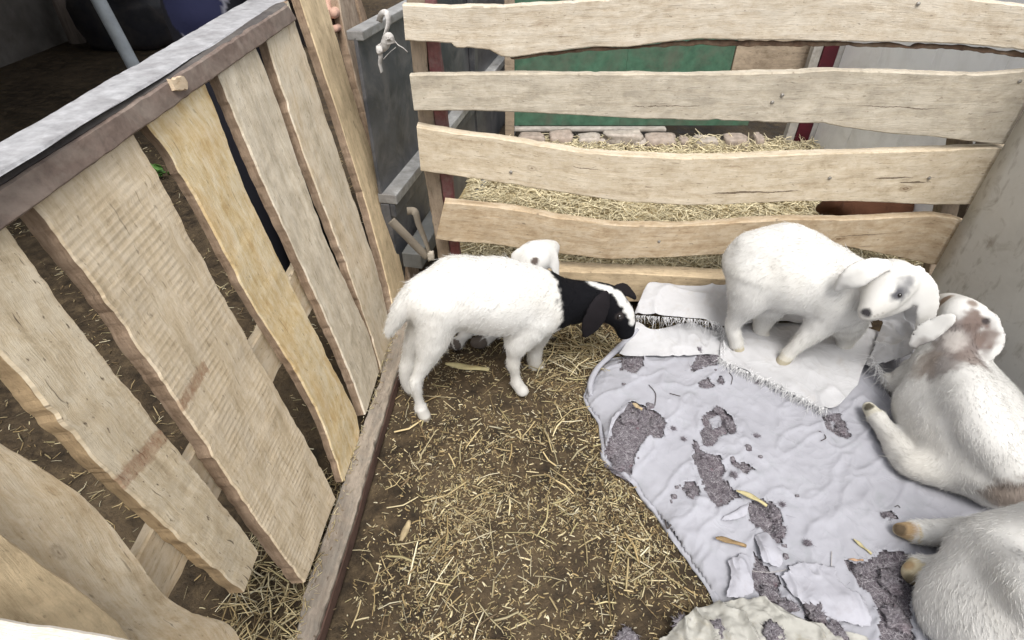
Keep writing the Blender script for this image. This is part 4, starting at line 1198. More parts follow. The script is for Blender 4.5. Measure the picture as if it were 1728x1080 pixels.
    for sg in (-1, 1):
        ball("eye", hc + f * 0.062 + side * 0.03 * sg + np.array((0, 0, 0.01)), 0.011, EYE, o)
    tag(o, "person in navy trousers standing behind the slat fence, fingers on the slats", "person")
person()

# ------------------------------------------------------------------ straw
def straw(name, P, L, W, tilt, label, bend=0.26, seed=0, dark=0.0, pale=0.0):
    n = len(P)
    r = np.random.default_rng(seed)
    an = r.random(n) * 2 * np.pi
    ti = r.normal(size=n) * tilt
    d = np.stack((np.cos(an) * np.cos(ti), np.sin(an) * np.cos(ti), np.sin(ti)), 1)
    sd_ = np.stack((-np.sin(an), np.cos(an), np.zeros(n)), 1)
    up = np.cross(d, sd_)
    roll = r.random(n) * 6.28
    A = sd_ * np.cos(roll)[:, None] + up * np.sin(roll)[:, None]
    B = np.cross(d, A)
    bd = (A * r.normal(size=n)[:, None]) * bend
    V = np.zeros((n, 9, 3))
    for i, t in enumerate((-0.5, 0.0, 0.5)):
        c = P + d * (L * t)[:, None] + bd * (L * (t * t))[:, None]
        w = W * (1.0 if i == 1 else 0.8)
        V[:, i * 3 + 0] = c + A * w[:, None]
        V[:, i * 3 + 1] = c - A * w[:, None]
        V[:, i * 3 + 2] = c + B * (w * 0.45)[:, None]
    low = V[:, :, 2].min(1)
    V[:, :, 2] += np.maximum(P[:, 2] - 0.0008 - low, 0)[:, None]
    q = np.array([(0, 1, 4, 3), (1, 2, 5, 4), (2, 0, 3, 5), (3, 4, 7, 6), (4, 5, 8, 7), (5, 3, 6, 8)])
    Fq = (np.arange(n)[:, None, None] * 9 + q[None]).reshape(-1, 4)
    pal = np.array([(0.48, 0.385, 0.21), (0.58, 0.50, 0.31), (0.33, 0.245, 0.12), (0.42, 0.36, 0.19), (0.18, 0.125, 0.065), (0.66, 0.60, 0.43)])
    pr = np.array([0.26, 0.22, 0.2, 0.12, 0.10 + dark, 0.10]); pr /= pr.sum()
    c = pal[r.choice(6, n, p=pr)] * (0.55 + 0.75 * r.random(n))[:, None]
    c = c * (1 - pale) + np.array((0.78, 0.69, 0.47)) * (0.7 + 0.5 * r.random(n))[:, None] * pale
    o = mk(name, V.reshape(-1, 3), Fq, STRAW, None, col=np.repeat(c, 9, 0))
    tag(o, label, kind="stuff")
    return o
r0 = np.random.default_rng(77)
def scatter(n, x0, x1, y0, y1, dens=None):
    out = []
    while sum(map(len, out)) < n:
        q = np.stack((r0.uniform(x0, x1, n), r0.uniform(y0, y1, n), np.zeros(n)), 1)
        if dens is not None:
            q = q[r0.random(len(q)) < dens(q)]
        out.append(q)
    q = np.vstack(out)[:n]
    q[:, 2] = gz(q)
    return q
def pen_d(q):
    b = np.clip(0.58 + 0.95 * fbm(q, 7.5, 71, 4), 0.10, 1)
    x = (q[:, 0] + 0.40)
    # thicker near the camera and along the cloth, trodden bare under the black-headed kid
    bare = np.maximum(np.exp(-(((q[:, 0] + 0.10) / 0.24) ** 2 + ((q[:, 1] - 1.18) / 0.18) ** 2)), 0.6 * np.exp(-(((q[:, 0] - 0.02) / 0.10) ** 2 + ((q[:, 1] - 0.62) / 0.10) ** 2)))
    near = np.clip(1.35 - q[:, 1] * 0.5, 0.35, 1)
    return b * near * (1 - 0.82 * bare) * np.clip((q[:, 0] + 0.34) / 0.16, 0.25, 1)
P = scatter(2100, -0.36, 0.75, 0.30, 1.56, pen_d)
n = len(P); P[:, 2] += r0.random(n) ** 2 * 0.012
straw("straw_litter", P, 0.012 + 0.055 * r0.random(n) ** 2.4, 0.0009 + 0.0019 * r0.random(n) ** 1.5, 0.10, "scattered straw trodden into the pen floor", seed=1)
P = scatter(26000, -0.36, 0.75, 0.30, 1.56, pen_d)
n = len(P); P[:, 2] += r0.random(n) * 0.004
straw("chaff", P, 0.003 + 0.014 * r0.random(n) ** 2, 0.0007 + 0.0013 * r0.random(n), 0.12, "short bits of chaff on the pen floor", seed=2, dark=0.15)
# a few long pale stalks
P = scatter(95, -0.30, 0.45, 0.35, 1.5, pen_d); P[:, 2] += 0.006
n = len(P)
straw("long_straw", P, 0.05 + 0.08 * r0.random(n), 0.0014 + 0.0022 * r0.random(n), 0.05, "longer pale stalks lying on the pen floor", seed=3)
# tuft of straw by the black head
c = onz(985, 590, 0)
P = np.stack((r0.normal(c[0], 0.09, 420), r0.normal(c[1], 0.09, 420), np.zeros(420)), 1); P[:, 2] = gz(P) + r0.random(420) * 0.02
straw("straw_tuft", P, 0.03 + 0.06 * r0.random(420), 0.001 + 0.0011 * r0.random(420), 0.22, "loose straw below the black-headed kid's muzzle", seed=4)
# deep bedding in the next pen
P = scatter(15500, -0.2, 1.70, 1.66, 3.15)
n = len(P); P[:, 2] += 0.015 + r0.random(n) * 0.04 + 0.02 * fbm(P, 3, 4, 2)
straw("straw_bedding", P, 0.03 + 0.07 * r0.random(n), 0.0017 + 0.0022 * r0.random(n), 0.22, "deep pale straw bedding beyond the board fence", bend=0.5, seed=5, pale=0.8)
gx_ = np.linspace(-0.28, 1.70, 70); gy_ = np.linspace(1.64, 3.18, 55)
GX, GY = np.meshgrid(gx_, gy_, indexing='ij')
BP = np.stack((GX, GY, np.zeros_like(GX)), -1).reshape(-1, 3)
BP[:, 2] = 0.014 + 0.012 * fbm(BP, 9, 5, 3)
BEDM = m_plain("bedding_base", (0.36, 0.29, 0.16), 0.9, 90, 0.6, (0.08, 0.055, 0.03), 0.5, 0.8, dscale=20)
tag(mk("straw_mat", BP, grid_faces(70, 55), BEDM, smooth=True), "packed old straw under the bedding of the next pen", kind="stuff")
# yard left of the fence
def yard_d(q):
    return np.clip(0.35 + 1.1 * fbm(q, 3, 91, 3), 0.04, 1)
P = scatter(6500, -2.6, -0.47, 0.0, 3.4, yard_d)
n = len(P); P[:, 2] += r0.random(n) * 0.006
straw("yard_straw", P, 0.01 + 0.035 * r0.random(n) ** 2, 0.0008 + 0.0012 * r0.random(n), 0.2, "thin scatter of straw on the mud beyond the slat fence", seed=6, dark=0.2)
P = scatter(900, -0.62, -0.40, 0.35, 0.9); P[:, 2] += r0.random(900) * 0.02
straw("fence_straw", P, 0.02 + 0.05 * r0.random(900), 0.0009 + 0.0012 * r0.random(900), 0.25, "straw caught along the foot of the slat fence", seed=7)
# bits on the bottom rail
t = r0.random(260)
P = tl[0] + (tl[-1] - tl[0]) * t[:, None] + np.stack((r0.normal(0.004, 0.007, 260), np.zeros(260), np.full(260, 0.003)), 1)
straw("rail_chaff", P, 0.006 + 0.025 * r0.random(260) ** 2, 0.0007 + 0.0007 * r0.random(260), 0.1, "chaff lodged on the bottom rail of the slat fence", seed=8)

# ------------------------------------------------------------------ the torn white quilt
def inpoly(Q, poly):
    x, y = Q[:, 0], Q[:, 1]; c = np.zeros(len(Q), bool); n = len(poly)
    for i in range(n):
        x0, y0 = poly[i]; x1, y1 = poly[(i + 1) % n]
        k = (y0 > y) != (y1 > y)
        with np.errstate(divide='ignore', invalid='ignore'):
            c ^= k & (x < (x1 - x0) * (y - y0) / (y1 - y0 + 1e-12) + x0)
    return c
def pdist(Q, poly, closed=True):
    d = np.full(len(Q), 9.0); n = len(poly)
    for i in range(n if closed else n - 1):
        a = np.asarray(poly[i], float); b = np.asarray(poly[(i + 1) % n], float)
        ab = b - a
        t = np.clip(((Q - a) @ ab) / max(ab @ ab, 1e-9), 0, 1)
        d = np.minimum(d, np.linalg.norm(Q - a - t[:, None] * ab, axis=1))
    return d
QZ = 0.035
pg = lambda pts, z=QZ: [tuple(onz(x, y, z)[:2]) for x, y in pts]
qpoly = pg([(1050, 598), (1020, 606), (1002, 632), (992, 660), (1003, 690), (1015, 715), (1022, 765), (1062, 798), (1100, 842), (1150, 915), (1185, 965), (1220, 1016), (1262, 1075), (1330, 1180)]) + [(0.62, 0.10), (1.40, 0.10), (1.41, 1.46), (0.85, 1.50), (0.5, 1.47), (0.36, 1.36)]
def rough_poly(poly, m):
    d = smooth_line([(x, y, 0) for x, y in poly[:m]], 150)
    t = np.gradient(d, axis=0); nn = np.stack((-t[:, 1], t[:, 0], t[:, 2] * 0), 1); nn /= np.linalg.norm(nn, axis=1)[:, None]
    d = d + nn * (fbm(d, 11, 391, 2) * 0.010 + fbm(d, 40, 393, 2) * 0.004)[:, None]
    return [tuple(q[:2]) for q in d] + list(poly[m:])
qpoly = rough_poly(qpoly, 14)
holes = [pg(h) for h in [
    [(1047, 600), (1086, 600), (1083, 626), (1070, 638), (1060, 630), (1046, 622)],
    [(1172, 588), (1186, 582), (1200, 598), (1217, 606), (1216, 618), (1190, 620), (1168, 634), (1170, 615)],
    [(1176, 650), (1196, 640), (1202, 654), (1186, 660)], [(1208, 640), (1220, 634), (1222, 650), (1212, 654)],
    [(1020, 752), (1036, 710), (1065, 682), (1110, 702), (1124, 720), (1119, 745), (1090, 742), (1076, 765), (1062, 802), (1028, 782)],
    [(1185, 708), (1212, 684), (1236, 715), (1244, 735), (1226, 745), (1208, 760), (1182, 748)],
    [(1167, 742), (1180, 765), (1198, 768), (1216, 774), (1219, 800), (1231, 830), (1244, 842), (1213, 867), (1191, 844), (1180, 812), (1171, 780)],
    [(1225, 775), (1250, 786), (1269, 794), (1258, 808), (1240, 800)],
    [(1152, 815), (1166, 808), (1180, 826), (1176, 842), (1156, 838)],
    [(1256, 850), (1300, 848), (1322, 880), (1326, 905), (1316, 926), (1294, 905), (1266, 885)],
    [(1264, 930), (1286, 955), (1312, 975), (1314, 1000), (1342, 1020), (1346, 1036), (1310, 1030), (1276, 1000), (1265, 960)],
    [(1372, 1004), (1397, 1040), (1391, 1062), (1352, 1052)],
    [(1420, 950), (1450, 956), (1475, 935), (1534, 938), (1536, 1090), (1480, 1090), (1474, 1012), (1440, 986)],
    [(1322, 944), (1342, 952), (1338, 968)], [(1482, 862), (1500, 866), (1508, 880), (1492, 881)],
    [(1388, 704), (1415, 695), (1430, 715), (1437, 746), (1410, 740), (1388, 722)],
    [(1490, 645), (1512, 650), (1516, 690), (1504, 676)],
]]
keeps = [pg(h) for h in [[(1196, 712), (1210, 702), (1216, 722), (1200, 730)], [(1214, 742), (1230, 736), (1234, 752), (1208, 768), (1200, 764)], [(1200, 625), (1212, 622), (1212, 645), (1198, 640)], [(1398, 708), (1406, 712), (1408, 728), (1400, 722)]]]
def qheight(P):
    Q = P[:, :2]
    d = pdist(Q, qpoly)
    puff = 0.030 * (1 - np.exp(-d / 0.022))
    P3 = np.concatenate((Q, np.zeros((len(Q), 1))), 1)
    wv = fbm(P3, 3.5, 401, 2) * 0.010
    # creases: ridges running roughly from upper left to lower right, as the sheet was pulled
    a = math.radians(-38)
    R = np.stack((P3[:, 0] * math.cos(a) - P3[:, 1] * math.sin(a), (P3[:, 0] * math.sin(a) + P3[:, 1] * math.cos(a)) * 2.6, P3[:, 2]), 1)
    rid = (1 - np.abs(fbm(R, 5.0, 411, 3))) ** 14 * 0.0075
    R2 = np.stack((P3[:, 0] * 2.2, P3[:, 1] * 0.9, P3[:, 2]), 1)
    rid2 = (1 - np.abs(fbm(R2, 7.0, 433, 3))) ** 18 * 0.004 + (1 - np.abs(fbm(P3, 15.0, 443, 2))) ** 16 * 0.0012
    fine = fbm(P3, 38, 421, 2) * 0.0016
    fold = np.clip(fbm(R * np.array((0.8, 1.5, 1)), 3.2, 461, 2), 0, 1) ** 1.5 * 0.03 * np.exp(-d / 0.10)
    return np.maximum(puff + fold + wv * np.clip(d / 0.05, 0, 1) + rid + rid2 + fine + 0.008, 0.006)
def m_cloth(name, c, weave=0.0, dirt=(0.45, 0.42, 0.36), damt=0.3, spec=0.2, trans=0.0):
    s = NT(name)
    p = s.coords("Object")
    a = s.noise(p, 7, 5, 0.6, 0.4); b = s.noise(p, 120, 3, 0.6)
    k = s.ramp(a, [(0.3, tuple(q * 0.82 for q in c)), (0.7, c)])
    k = s.mix(s.math('MULTIPLY', s.ramp(s.noise(p, 18, 5, 0.7, 0.5), [(0.55, 0.0), (0.75, 1.0)]), damt), k, dirt)
    s.col(k); s.put(s.b, "Roughness", 0.8); s.put(s.b, "Specular IOR Level", spec)
    if weave:
        w1 = s.n("ShaderNodeTexWave", {"bands_direction": 'X'}, Vector=p, Scale=160.0, Distortion=0.4).outputs[1]
        w2 = s.n("ShaderNodeTexWave", {"bands_direction": 'Y'}, Vector=p, Scale=160.0, Distortion=0.4).outputs[1]
        s.bump(s.math('ADD', s.math('MULTIPLY', w1, w2), s.math('MULTIPLY', a, 0.5)), weave, 0.002)
    else:
        def ridge(sc, dist):
            nz = s.noise(p, sc, 3, 0.55, dist)
            return s.math('POWER', s.math('SUBTRACT', 1.0, s.math('ABSOLUTE', s.math('MULTIPLY', s.math('SUBTRACT', nz, 0.5), 2.0))), 12.0)
        h = s.math('ADD', s.math('MULTIPLY', ridge(3.5, 0.8), 2.0), s.math('ADD', s.math('MULTIPLY', ridge(10, 0.6), 0.9), s.math('MULTIPLY', b, 0.25)))
        s.bump(h, 0.17, 0.006)
    return s.m
QUILT = m_cloth("nonwoven_quilt_cover", (0.345, 0.347, 0.382), dirt=(0.20, 0.23, 0.22), damt=0.3)
def m_felt():
    s = NT("grey_felt_wadding")
    p = s.coords("Object")
    a = s.noise(s.mapv(p, (1, 2.2, 1)), 34, 8, 0.78, 1.6); b = s.noise(p, 14, 4, 0.6); e = s.noise(p, 110, 2, 0.5)
    k = s.ramp(a, [(0.34, (0.05, 0.043, 0.052)), (0.49, (0.15, 0.138, 0.15)), (0.66, (0.34, 0.322, 0.34))])
    k = s.mix(s.math('MULTIPLY', s.ramp(b, [(0.5, 0.0), (0.7, 1.0)]), 0.4), k, (0.12, 0.075, 0.09))
    k = s.mix(s.math('MULTIPLY', s.ramp(e, [(0.7, 0.0), (0.76, 1.0)]), 0.8), k, (0.45, 0.42, 0.44))
    k = s.mix(s.math('MULTIPLY', s.ramp(s.noise(p, 45, 2, 0.5), [(0.70, 0.0), (0.76, 1.0)]), 0.35), k, (0.26, 0.06, 0.08))
    s.col(k); s.put(s.b, "Roughness", 1.0); s.put(s.b, "Specular IOR Level", 0.05)
    s.bump(a, 0.8, 0.005)
    return s.m
FELT = m_felt()
quilt = empty("torn_quilt", (0.9, 0.9, 0), "torn white quilt with grey felt wadding showing through its holes", "quilt")
def quilt_mesh():
    st = 0.0052
    xs = np.arange(min(p[0] for p in qpoly) - 0.01, 1.42, st); ys = np.arange(0.1, 1.52, st)
    X, Y = np.meshgrid(xs, ys, indexing='ij')
    P = np.stack((X, Y, np.zeros_like(X)), -1).reshape(-1, 3)
    jit = np.stack((fbm(P, 48, 501, 4), fbm(P, 48, 503, 4)), 1) * 0.007
    ins = inpoly(P[:, :2] + jit * 0.4, qpoly)
    hol = np.zeros(len(P), bool); hd = np.full(len(P), 9.0)
    for h in holes:
        hol |= inpoly(P[:, :2] + jit * 2.4, h)
        hd = np.minimum(hd, pdist(P[:, :2], h))
    for h in keeps:
        hol &= ~inpoly(P[:, :2] + jit, h)
    P[:, 2] = qheight(P)
    lift = np.exp(-hd / 0.012) * (0.002 + 0.010 * np.clip(fbm(P, 18, 511, 2) + 0.15, 0, 1))
    Fq = grid_faces(len(xs), len(ys))
    keepf = ins[Fq].all(1) & ~(hol[Fq].sum(1) >= 3)
    C = P.copy(); C[:, 2] += lift
    used = np.unique(Fq[keepf]); mp = np.full(len(P), -1); mp[used] = np.arange(len(used))
    o = mk("cover", C[used], mp[Fq[keepf]], QUILT, quilt, smooth=True, solid=0.0012)
    # hem that rolls down to the ground on the open sides
    hem = np.array(smooth_line([(x, y, 0) for x, y in qpoly[:150]], 300))
    ce = np.array((0.95, 0.85, 0))
    inn = unit(ce - hem.mean(0))
    V = []
    for k, (dz, off) in enumerate([(0.020, 0.010), (0.021, 0.003), (0.017, -0.003), (0.009, -0.004), (0.003, 0.002), (0.002, 0.012)]):
        q = hem + np.array((1.0, 0.25, 0)) * off
        q[:, 2] = np.maximum(dz + 0.005 * vnoise(hem, 30, 71 + k) + 0.016 * (dz / 0.02) * np.clip(fbm(hem, 8, 77, 2), -0.4, 1), 0.002)
        V.append(q)
    V = np.stack(V, 1).reshape(-1, 3)
    mk("hem", V, grid_faces(300, 6)[:, ::-1].copy(), QUILT, quilt, smooth=True, solid=0.001)
    # wadding inside the holes
    dil = np.zeros(len(P), bool)
    for h in holes:
        ih = inpoly(P[:, :2] + jit, h)
        dil |= ih | (pdist(P[:, :2], h) < 0.012)
    fel = P.copy()
    lump = 0.5 + 0.5 * fbm(P, 34, 521, 3)
    ctr = np.where(hol, np.clip(hd / 0.02, 0, 1), 0)
    fel[:, 2] = P[:, 2] - 0.006 + ctr * (0.015 * lump ** 1.5) + 0.004 * fbm(P, 90, 531, 2)
    kf = dil[Fq].all(1)
    used2 = np.unique(Fq[kf]); mp2 = np.full(len(P), -1); mp2[used2] = np.arange(len(used2))
    w = mk("wadding", fel[used2], mp2[Fq[kf]], FELT, quilt, smooth=True)
    w["kind"] = "stuff"
    # fibres teased out of the felt
    src = fel[hol & ins & (hd > 0.001)]
    k = rng.choice(len(src), 16000)
    R = src[k] + rng.normal(size=(16000, 3)) * (0.003, 0.003, 0.0005)
    d = rng.normal(size=(16000, 3)); d[:, 2] = np.abs(d[:, 2]) * 0.35; d /= np.linalg.norm(d, axis=1)[:, None]
    cc = np.array([(0.12, 0.10, 0.12), (0.25, 0.23, 0.25), (0.4, 0.38, 0.4), (0.16, 0.14, 0.155)])[rng.choice(4, 16000)]
    hair("fibres", w, R, d, 0.005 + 0.013 * rng.random(16000), cc, FUR, rad=0.0005, npt=5, curl=1.0, droop=0.6)
    return fel, hol, hd
fel_, hol_, hd_ = quilt_mesh()
def qz(x, y):
    return float(qheight(np.array([(x, y, 0.0)]))[0])
# tufts pulled right out onto the cover
def tuft(px, py, r, seed, sq=(1, 1, 0.5), z=None):
    p = onz(px, py, 0.045); p[2] = qz(p[0], p[1]) + r * 0.25 if z is None else z
    u = np.linspace(0, math.pi, 17); v = np.linspace(0, 2 * math.pi, 29)[:-1]
    U, W2 = np.meshgrid(u, v, indexing='ij')
    d = np.stack((np.sin(U) * np.cos(W2), np.sin(U) * np.sin(W2), np.cos(U)), -1).reshape(-1, 3)
    rr = r * (0.8 + 0.55 * fbm(d + seed, 2.2, seed, 3) + 0.3 * fbm(d + seed, 7, seed + 5, 2))
    f = [(i * 28 + j, (i + 1) * 28 + j, (i + 1) * 28 + (j + 1) % 28, i * 28 + (j + 1) % 28) for i in range(16) for j in range(28)]
    V = p + d * rr[:, None] * np.asarray(sq)
    o = mk("felt_tuft", V, f, FELT, quilt, smooth=True)
    k = rng.choice(len(V), 260)
    dd = d[k] + rng.normal(size=(260, 3)) * 0.6; dd /= np.linalg.norm(dd, axis=1)[:, None]
    cc = np.array([(0.12, 0.10, 0.12), (0.22, 0.2, 0.22), (0.35, 0.33, 0.36)])[rng.choice(3, 260)]
    hair("fibres", o, V[k], dd, 0.002 + 0.005 * rng.random(260), cc, FUR, rad=0.0005, npt=4, curl=1.0)
for k, (x, y, r, sq) in enumerate([(1180, 597, 0.018, (0.7, 1, 1.0)), (1205, 607, 0.019, (1.2, 0.7, 0.6)), (1176, 620, 0.014, (1.2, 0.8, 0.5)), (1188, 650, 0.013, (1.1, 0.9, 0.4)), (1216, 643, 0.010, (0.8, 1.2, 0.6)),
                                   (1212, 693, 0.016, (1, 0.8, 0.7)), (1230, 722, 0.020, (0.8, 1.3, 0.5)), (1196, 748, 0.018, (1, 0.8, 0.4)), (1175, 757, 0.012, (0.7, 1.2, 0.6)), (1190, 772, 0.012, (1.2, 0.6, 0.6)),
                                   (1402, 705, 0.015, (1.2, 0.8, 0.6)), (1418, 724, 0.018, (0.9, 1.2, 0.45)), (1108, 716, 0.022, (1, 1, 0.55)), (1060, 708, 0.026, (1.2, 1, 0.4)), (1046, 776, 0.024, (0.9, 1.2, 0.5)), (1064, 612, 0.018, (1, 1, 0.4)),
                                   (1304, 868, 0.020, (0.9, 1.1, 0.8)), (1315, 895, 0.018, (0.8, 1.1, 0.6)), (1168, 832, 0.015, (1, 1, 0.7)), (1236, 806, 0.010, (0.8, 1, 0.6)), (1378, 1035, 0.024, (0.9, 1.2, 0.6)), (1330, 1024, 0.017, (1.3, 0.7, 0.5)),
                                   (1455, 962, 0.020, (1.2, 0.9, 0.6)), (1500, 985, 0.026, (1, 1.3, 0.3)), (1510, 1045, 0.028, (1, 1.3, 0.3)), (1300, 1000, 0.020, (1, 1, 0.4)), (1154, 741, 0.005, (1, 1, .6)), (1136, 723, 0.006, (1.3, 1, .5)),
                                   (1320, 853, 0.006, (1, 1, .6)), (1363, 917, 0.006, (1.4, 1, .4)), (1280, 645, 0.006, (1.6, 0.7, 0.4)), (1275, 735, 0.006, (2.0, 0.6, 0.4)), (1495, 873, 0.013, (1, 0.8, 0.6))]):
    tuft(x, y, r, 600 + k, sq)
cr = np.random.default_rng(31)
for k in range(46):
    h = holes[cr.integers(len(holes))]; hx, hy = h[cr.integers(len(h))]
    x_, y_ = hx + cr.normal() * 0.03, hy + cr.normal() * 0.03
    if not inpoly(np.array([(x_, y_)]), qpoly)[0] or x_ > 1.0: continue
    r_ = 0.002 + 0.005 * cr.random() ** 2
    stone("felt_crumb", (x_, y_, qz(x_, y_) + r_ * 0.4), (r_ * (0.8 + cr.random()), r_ * (0.8 + cr.random()), r_ * 0.6), FELT, quilt, 950 + k, 0.8)
# loose flaps of cover standing up round the tears
def sheet(name, rows, mat, parent, nu=50, nv=40, amp=0.004, sc=14, solid=0.0012, seed=0, world=False, fine=0.0, rag=0.0):
    """cloth through a net of points (px, py, height)"""
    R = [np.array([onz(x, y, z) if not world else (x, y, z) for x, y, z in r]) for r in rows]
    R = [smooth_line(r, nu) for r in R]
    R = np.stack(R, 0)
    G = np.stack([smooth_line(R[:, i], nv) for i in range(nu)], 0)
    P = G.reshape(-1, 3)
    P[:, 2] += amp * fbm(P, sc, seed, 3) + amp * 0.9 * (1 - np.abs(fbm(P * np.array((1.6, 0.8, 1)), sc * 0.8, seed + 9, 2))) ** 6
    if fine: P[:, 2] += fine * fbm(P, 60, seed + 4, 2)
    P[:, 2] = np.maximum(P[:, 2], 0.004)
    f = grid_faces(nu, nv)
    if rag:
        i, j = np.meshgrid(np.linspace(0, 1, nu), np.linspace(0, 1, nv), indexing='ij')
        bd_ = np.minimum.reduce((i, 1 - i, j, 1 - j)).ravel()
        kp = bd_ > rag * (0.5 + 0.9 * fbm(P, 40, seed + 21, 3))
        f = f[kp[f].all(1)]
    o = mk(name, P, f, mat, parent, smooth=True, solid=solid)
    return o, G
FLAP = m_cloth("cover_lining", (0.38, 0.38, 0.42), dirt=(0.22, 0.2, 0.2), damt=0.35)
for k, rows in enumerate([
    [[(1238, 868, .045), (1255, 850, .042), (1272, 838, .042)], [(1222, 872, .048), (1244, 862, .056), (1268, 852, .053)], [(1214, 880, .042), (1236, 880, .048), (1264, 868, .045)]],
    [[(1270, 905, .042), (1292, 896, .045), (1316, 930, .042)], [(1278, 930, .053), (1300, 925, .062), (1322, 945, .053)], [(1284, 955, .042), (1300, 955, .048), (1316, 960, .042)]],
    [[(1310, 968, .042), (1350, 945, .045), (1410, 950, .045)], [(1330, 1000, .048), (1375, 990, .053), (1440, 990, .053)], [(1360, 1030, .045), (1400, 1030, .053), (1472, 1010, .059)], [(1400, 1060, .042), (1430, 1060, .048), (1474, 1062, .048)]],
    [[(1225, 945, .045), (1240, 930, .048), (1262, 930, .042)], [(1230, 975, .042), (1255, 970, .053), (1272, 975, .042)], [(1222, 1012, .04), (1248, 1010, .045), (1276, 1005, .042)]],
    [[(1034, 705, .045), (1048, 690, .042), (1066, 680, .042)], [(1030, 712, .048), (1044, 698, .052), (1060, 686, .048)], [(1024, 745, .04), (1036, 716, .045), (1056, 694, .042)]],
]):
    sheet("flap", rows, FLAP, quilt, 60, 60, 0.008, 20, 0.0008, 700 + k, fine=0.0015, rag=0.12)
# stray threads and twigs on the cover
TH = m_plain("thread", (0.4, 0.38, 0.37), 0.8, 20, 0.2)
DT = m_plain("dark_twig", (0.05, 0.04, 0.038), 0.8, 20, 0.3)
for pts, mt, r in [([(1240, 955), (1300, 962), (1350, 955), (1400, 958)], TH, 0.0009), ([(1404, 930), (1405, 960), (1418, 982)], TH, 0.0009), ([(1095, 650), (1106, 665), (1105, 685)], DT, 0.0012),
                   ([(1130, 664), (1148, 669)], DT, 0.0012), ([(1125, 870), (1128, 885), (1134, 880)], DT, 0.002), ([(1385, 745), (1392, 742), (1390, 736)], DT, 0.0012), ([(1230, 628), (1236, 636), (1234, 648)], DT, 0.001), ([(1508, 858), (1514, 855), (1518, 858)], DT, 0.001)]:
    q = []
    for x, y in pts:
        p = onz(x, y, 0.045); p[2] = qz(p[0], p[1]) + 0.004; q.append(p)
    tube("thread", q, r, mt, quilt, 5)
HUSK = m_plain("dry_husk", (0.40, 0.35, 0.19), 0.7, 40, 0.25, (0.22, 0.16, 0.06), 0.4, 0.4)
def husk(name, pts, w, mat, label, zoff=0.004, ground=True):
    q = []
    for x, y in pts:
        p = onz(x, y, 0.0 if ground else 0.045); p[2] = (float(gz(p)[0]) if ground else qz(p[0], p[1])) + zoff; q.append(p)
    L = smooth_line(q, 16); tg_ = np.gradient(L, axis=0); sdv = np.cross(tg_, (0, 0, 1.0)); sdv /= np.linalg.norm(sdv, axis=1)[:, None]
    t = np.linspace(0, 1, 16); ww = w * (np.sin(np.pi * (0.12 + 0.8 * t)) ** 0.7)
    V = []
    for k, s in enumerate((-1, -0.5, 0, 0.5, 1)):
        V.append(L + sdv * (ww * s)[:, None] + np.array((0, 0, 1)) * (w * 0.35 * (1 - s * s)) + np.array((0, 0, 1)) * (0.002 * np.sin(9 * t + s)[:, None]))
    o = mk(name, np.stack(V, 1).reshape(-1, 3), grid_faces(16, 5), mat, None, smooth=True, solid=0.0012)
    tag(o, label, name.split('_')[-1])
husk("maize_husk", [(752, 616), (785, 619), (826, 625)], 0.012, HUSK, "yellow dry husk strip on the mud under the black-headed kid")
husk("wood_chip", [(677, 916), (686, 895), (692, 882)], 0.008, m_plain("chip", (0.34, 0.27, 0.16), 0.8, 60, 0.3), "flat splinter of wood lying on the pen floor")
husk("straw_blade", [(1238, 838), (1268, 848), (1290, 862)], 0.006, HUSK, "flat yellow straw blade across the torn felt", ground=False, zoff=0.02)
husk("dry_leaf", [(1066, 690), (1074, 694), (1082, 699)], 0.006, m_plain("leaf_tan", (0.36, 0.28, 0.17), 0.7, 60, 0.2), "small tan leaf scrap on the felt at the quilt's left edge", ground=False, zoff=0.022)
husk("brown_leaf", [(1206, 912), (1228, 915), (1258, 924)], 0.006, m_plain("leaf_brown", (0.22, 0.15, 0.075), 0.7, 60, 0.3, (0.1, 0.07, 0.04), 0.5), "curled brown leaf on the lower left of the quilt", ground=False, zoff=0.012)
husk("loose_straw", [(1440, 910), (1455, 922), (1470, 936)], 0.0032, HUSK, "single pale straw lying on the quilt near the tan hooves", ground=False)
husk("loose_straw", [(1432, 944), (1446, 945), (1456, 946)], 0.002, m_plain("pinkish_straw", (0.42, 0.27, 0.17), 0.7), "short reddish straw lying on the quilt below the pale one", ground=False)

# ------------------------------------------------------------------ woven sack with frayed hems, thrown over the back of the quilt
SACK = m_cloth("woven_sack", (0.46, 0.46, 0.472), dirt=(0.30, 0.27, 0.23), damt=0.4)
sack = empty("woven_sack", (0.6, 1.4, 0), "white woven plastic sack with frayed hems spread under the standing kid", "sack")
sheet("upper_layer", [[(1086, 492, .15), (1098, 478, .165), (1130, 481, .16), (1170, 483, .155), (1230, 482, .15), (1330, 490, .12), (1450, 500, .10)],
                      [(1078, 512, .135), (1110, 505, .15), (1150, 505, .15), (1190, 505, .145), (1232, 508, .13), (1330, 515, .095), (1460, 525, .085)],
                      [(1070, 532, .11), (1110, 533, .125), (1150, 536, .13), (1190, 540, .125), (1222, 550, .10), (1330, 545, .07), (1470, 555, .07)]], SACK, sack, 110, 50, 0.010, 9, 0.001, 801, fine=0.001)
sheet("lower_layer", [[(1072, 545, .10), (1100, 556, .085), (1130, 552, .075), (1168, 546, .08), (1196, 556, .07), (1222, 566, .06)],
                      [(1058, 575, .07), (1095, 578, .065), (1130, 572, .062), (1165, 568, .065), (1195, 575, .058), (1226, 582, .055)],
                      [(1044, 600, .055), (1085, 601, .05), (1125, 602, .05), (1165, 601, .05), (1192, 600, .05), (1222, 600, .05)]], SACK, sack, 90, 50, 0.008, 12, 0.001, 803, fine=0.001)
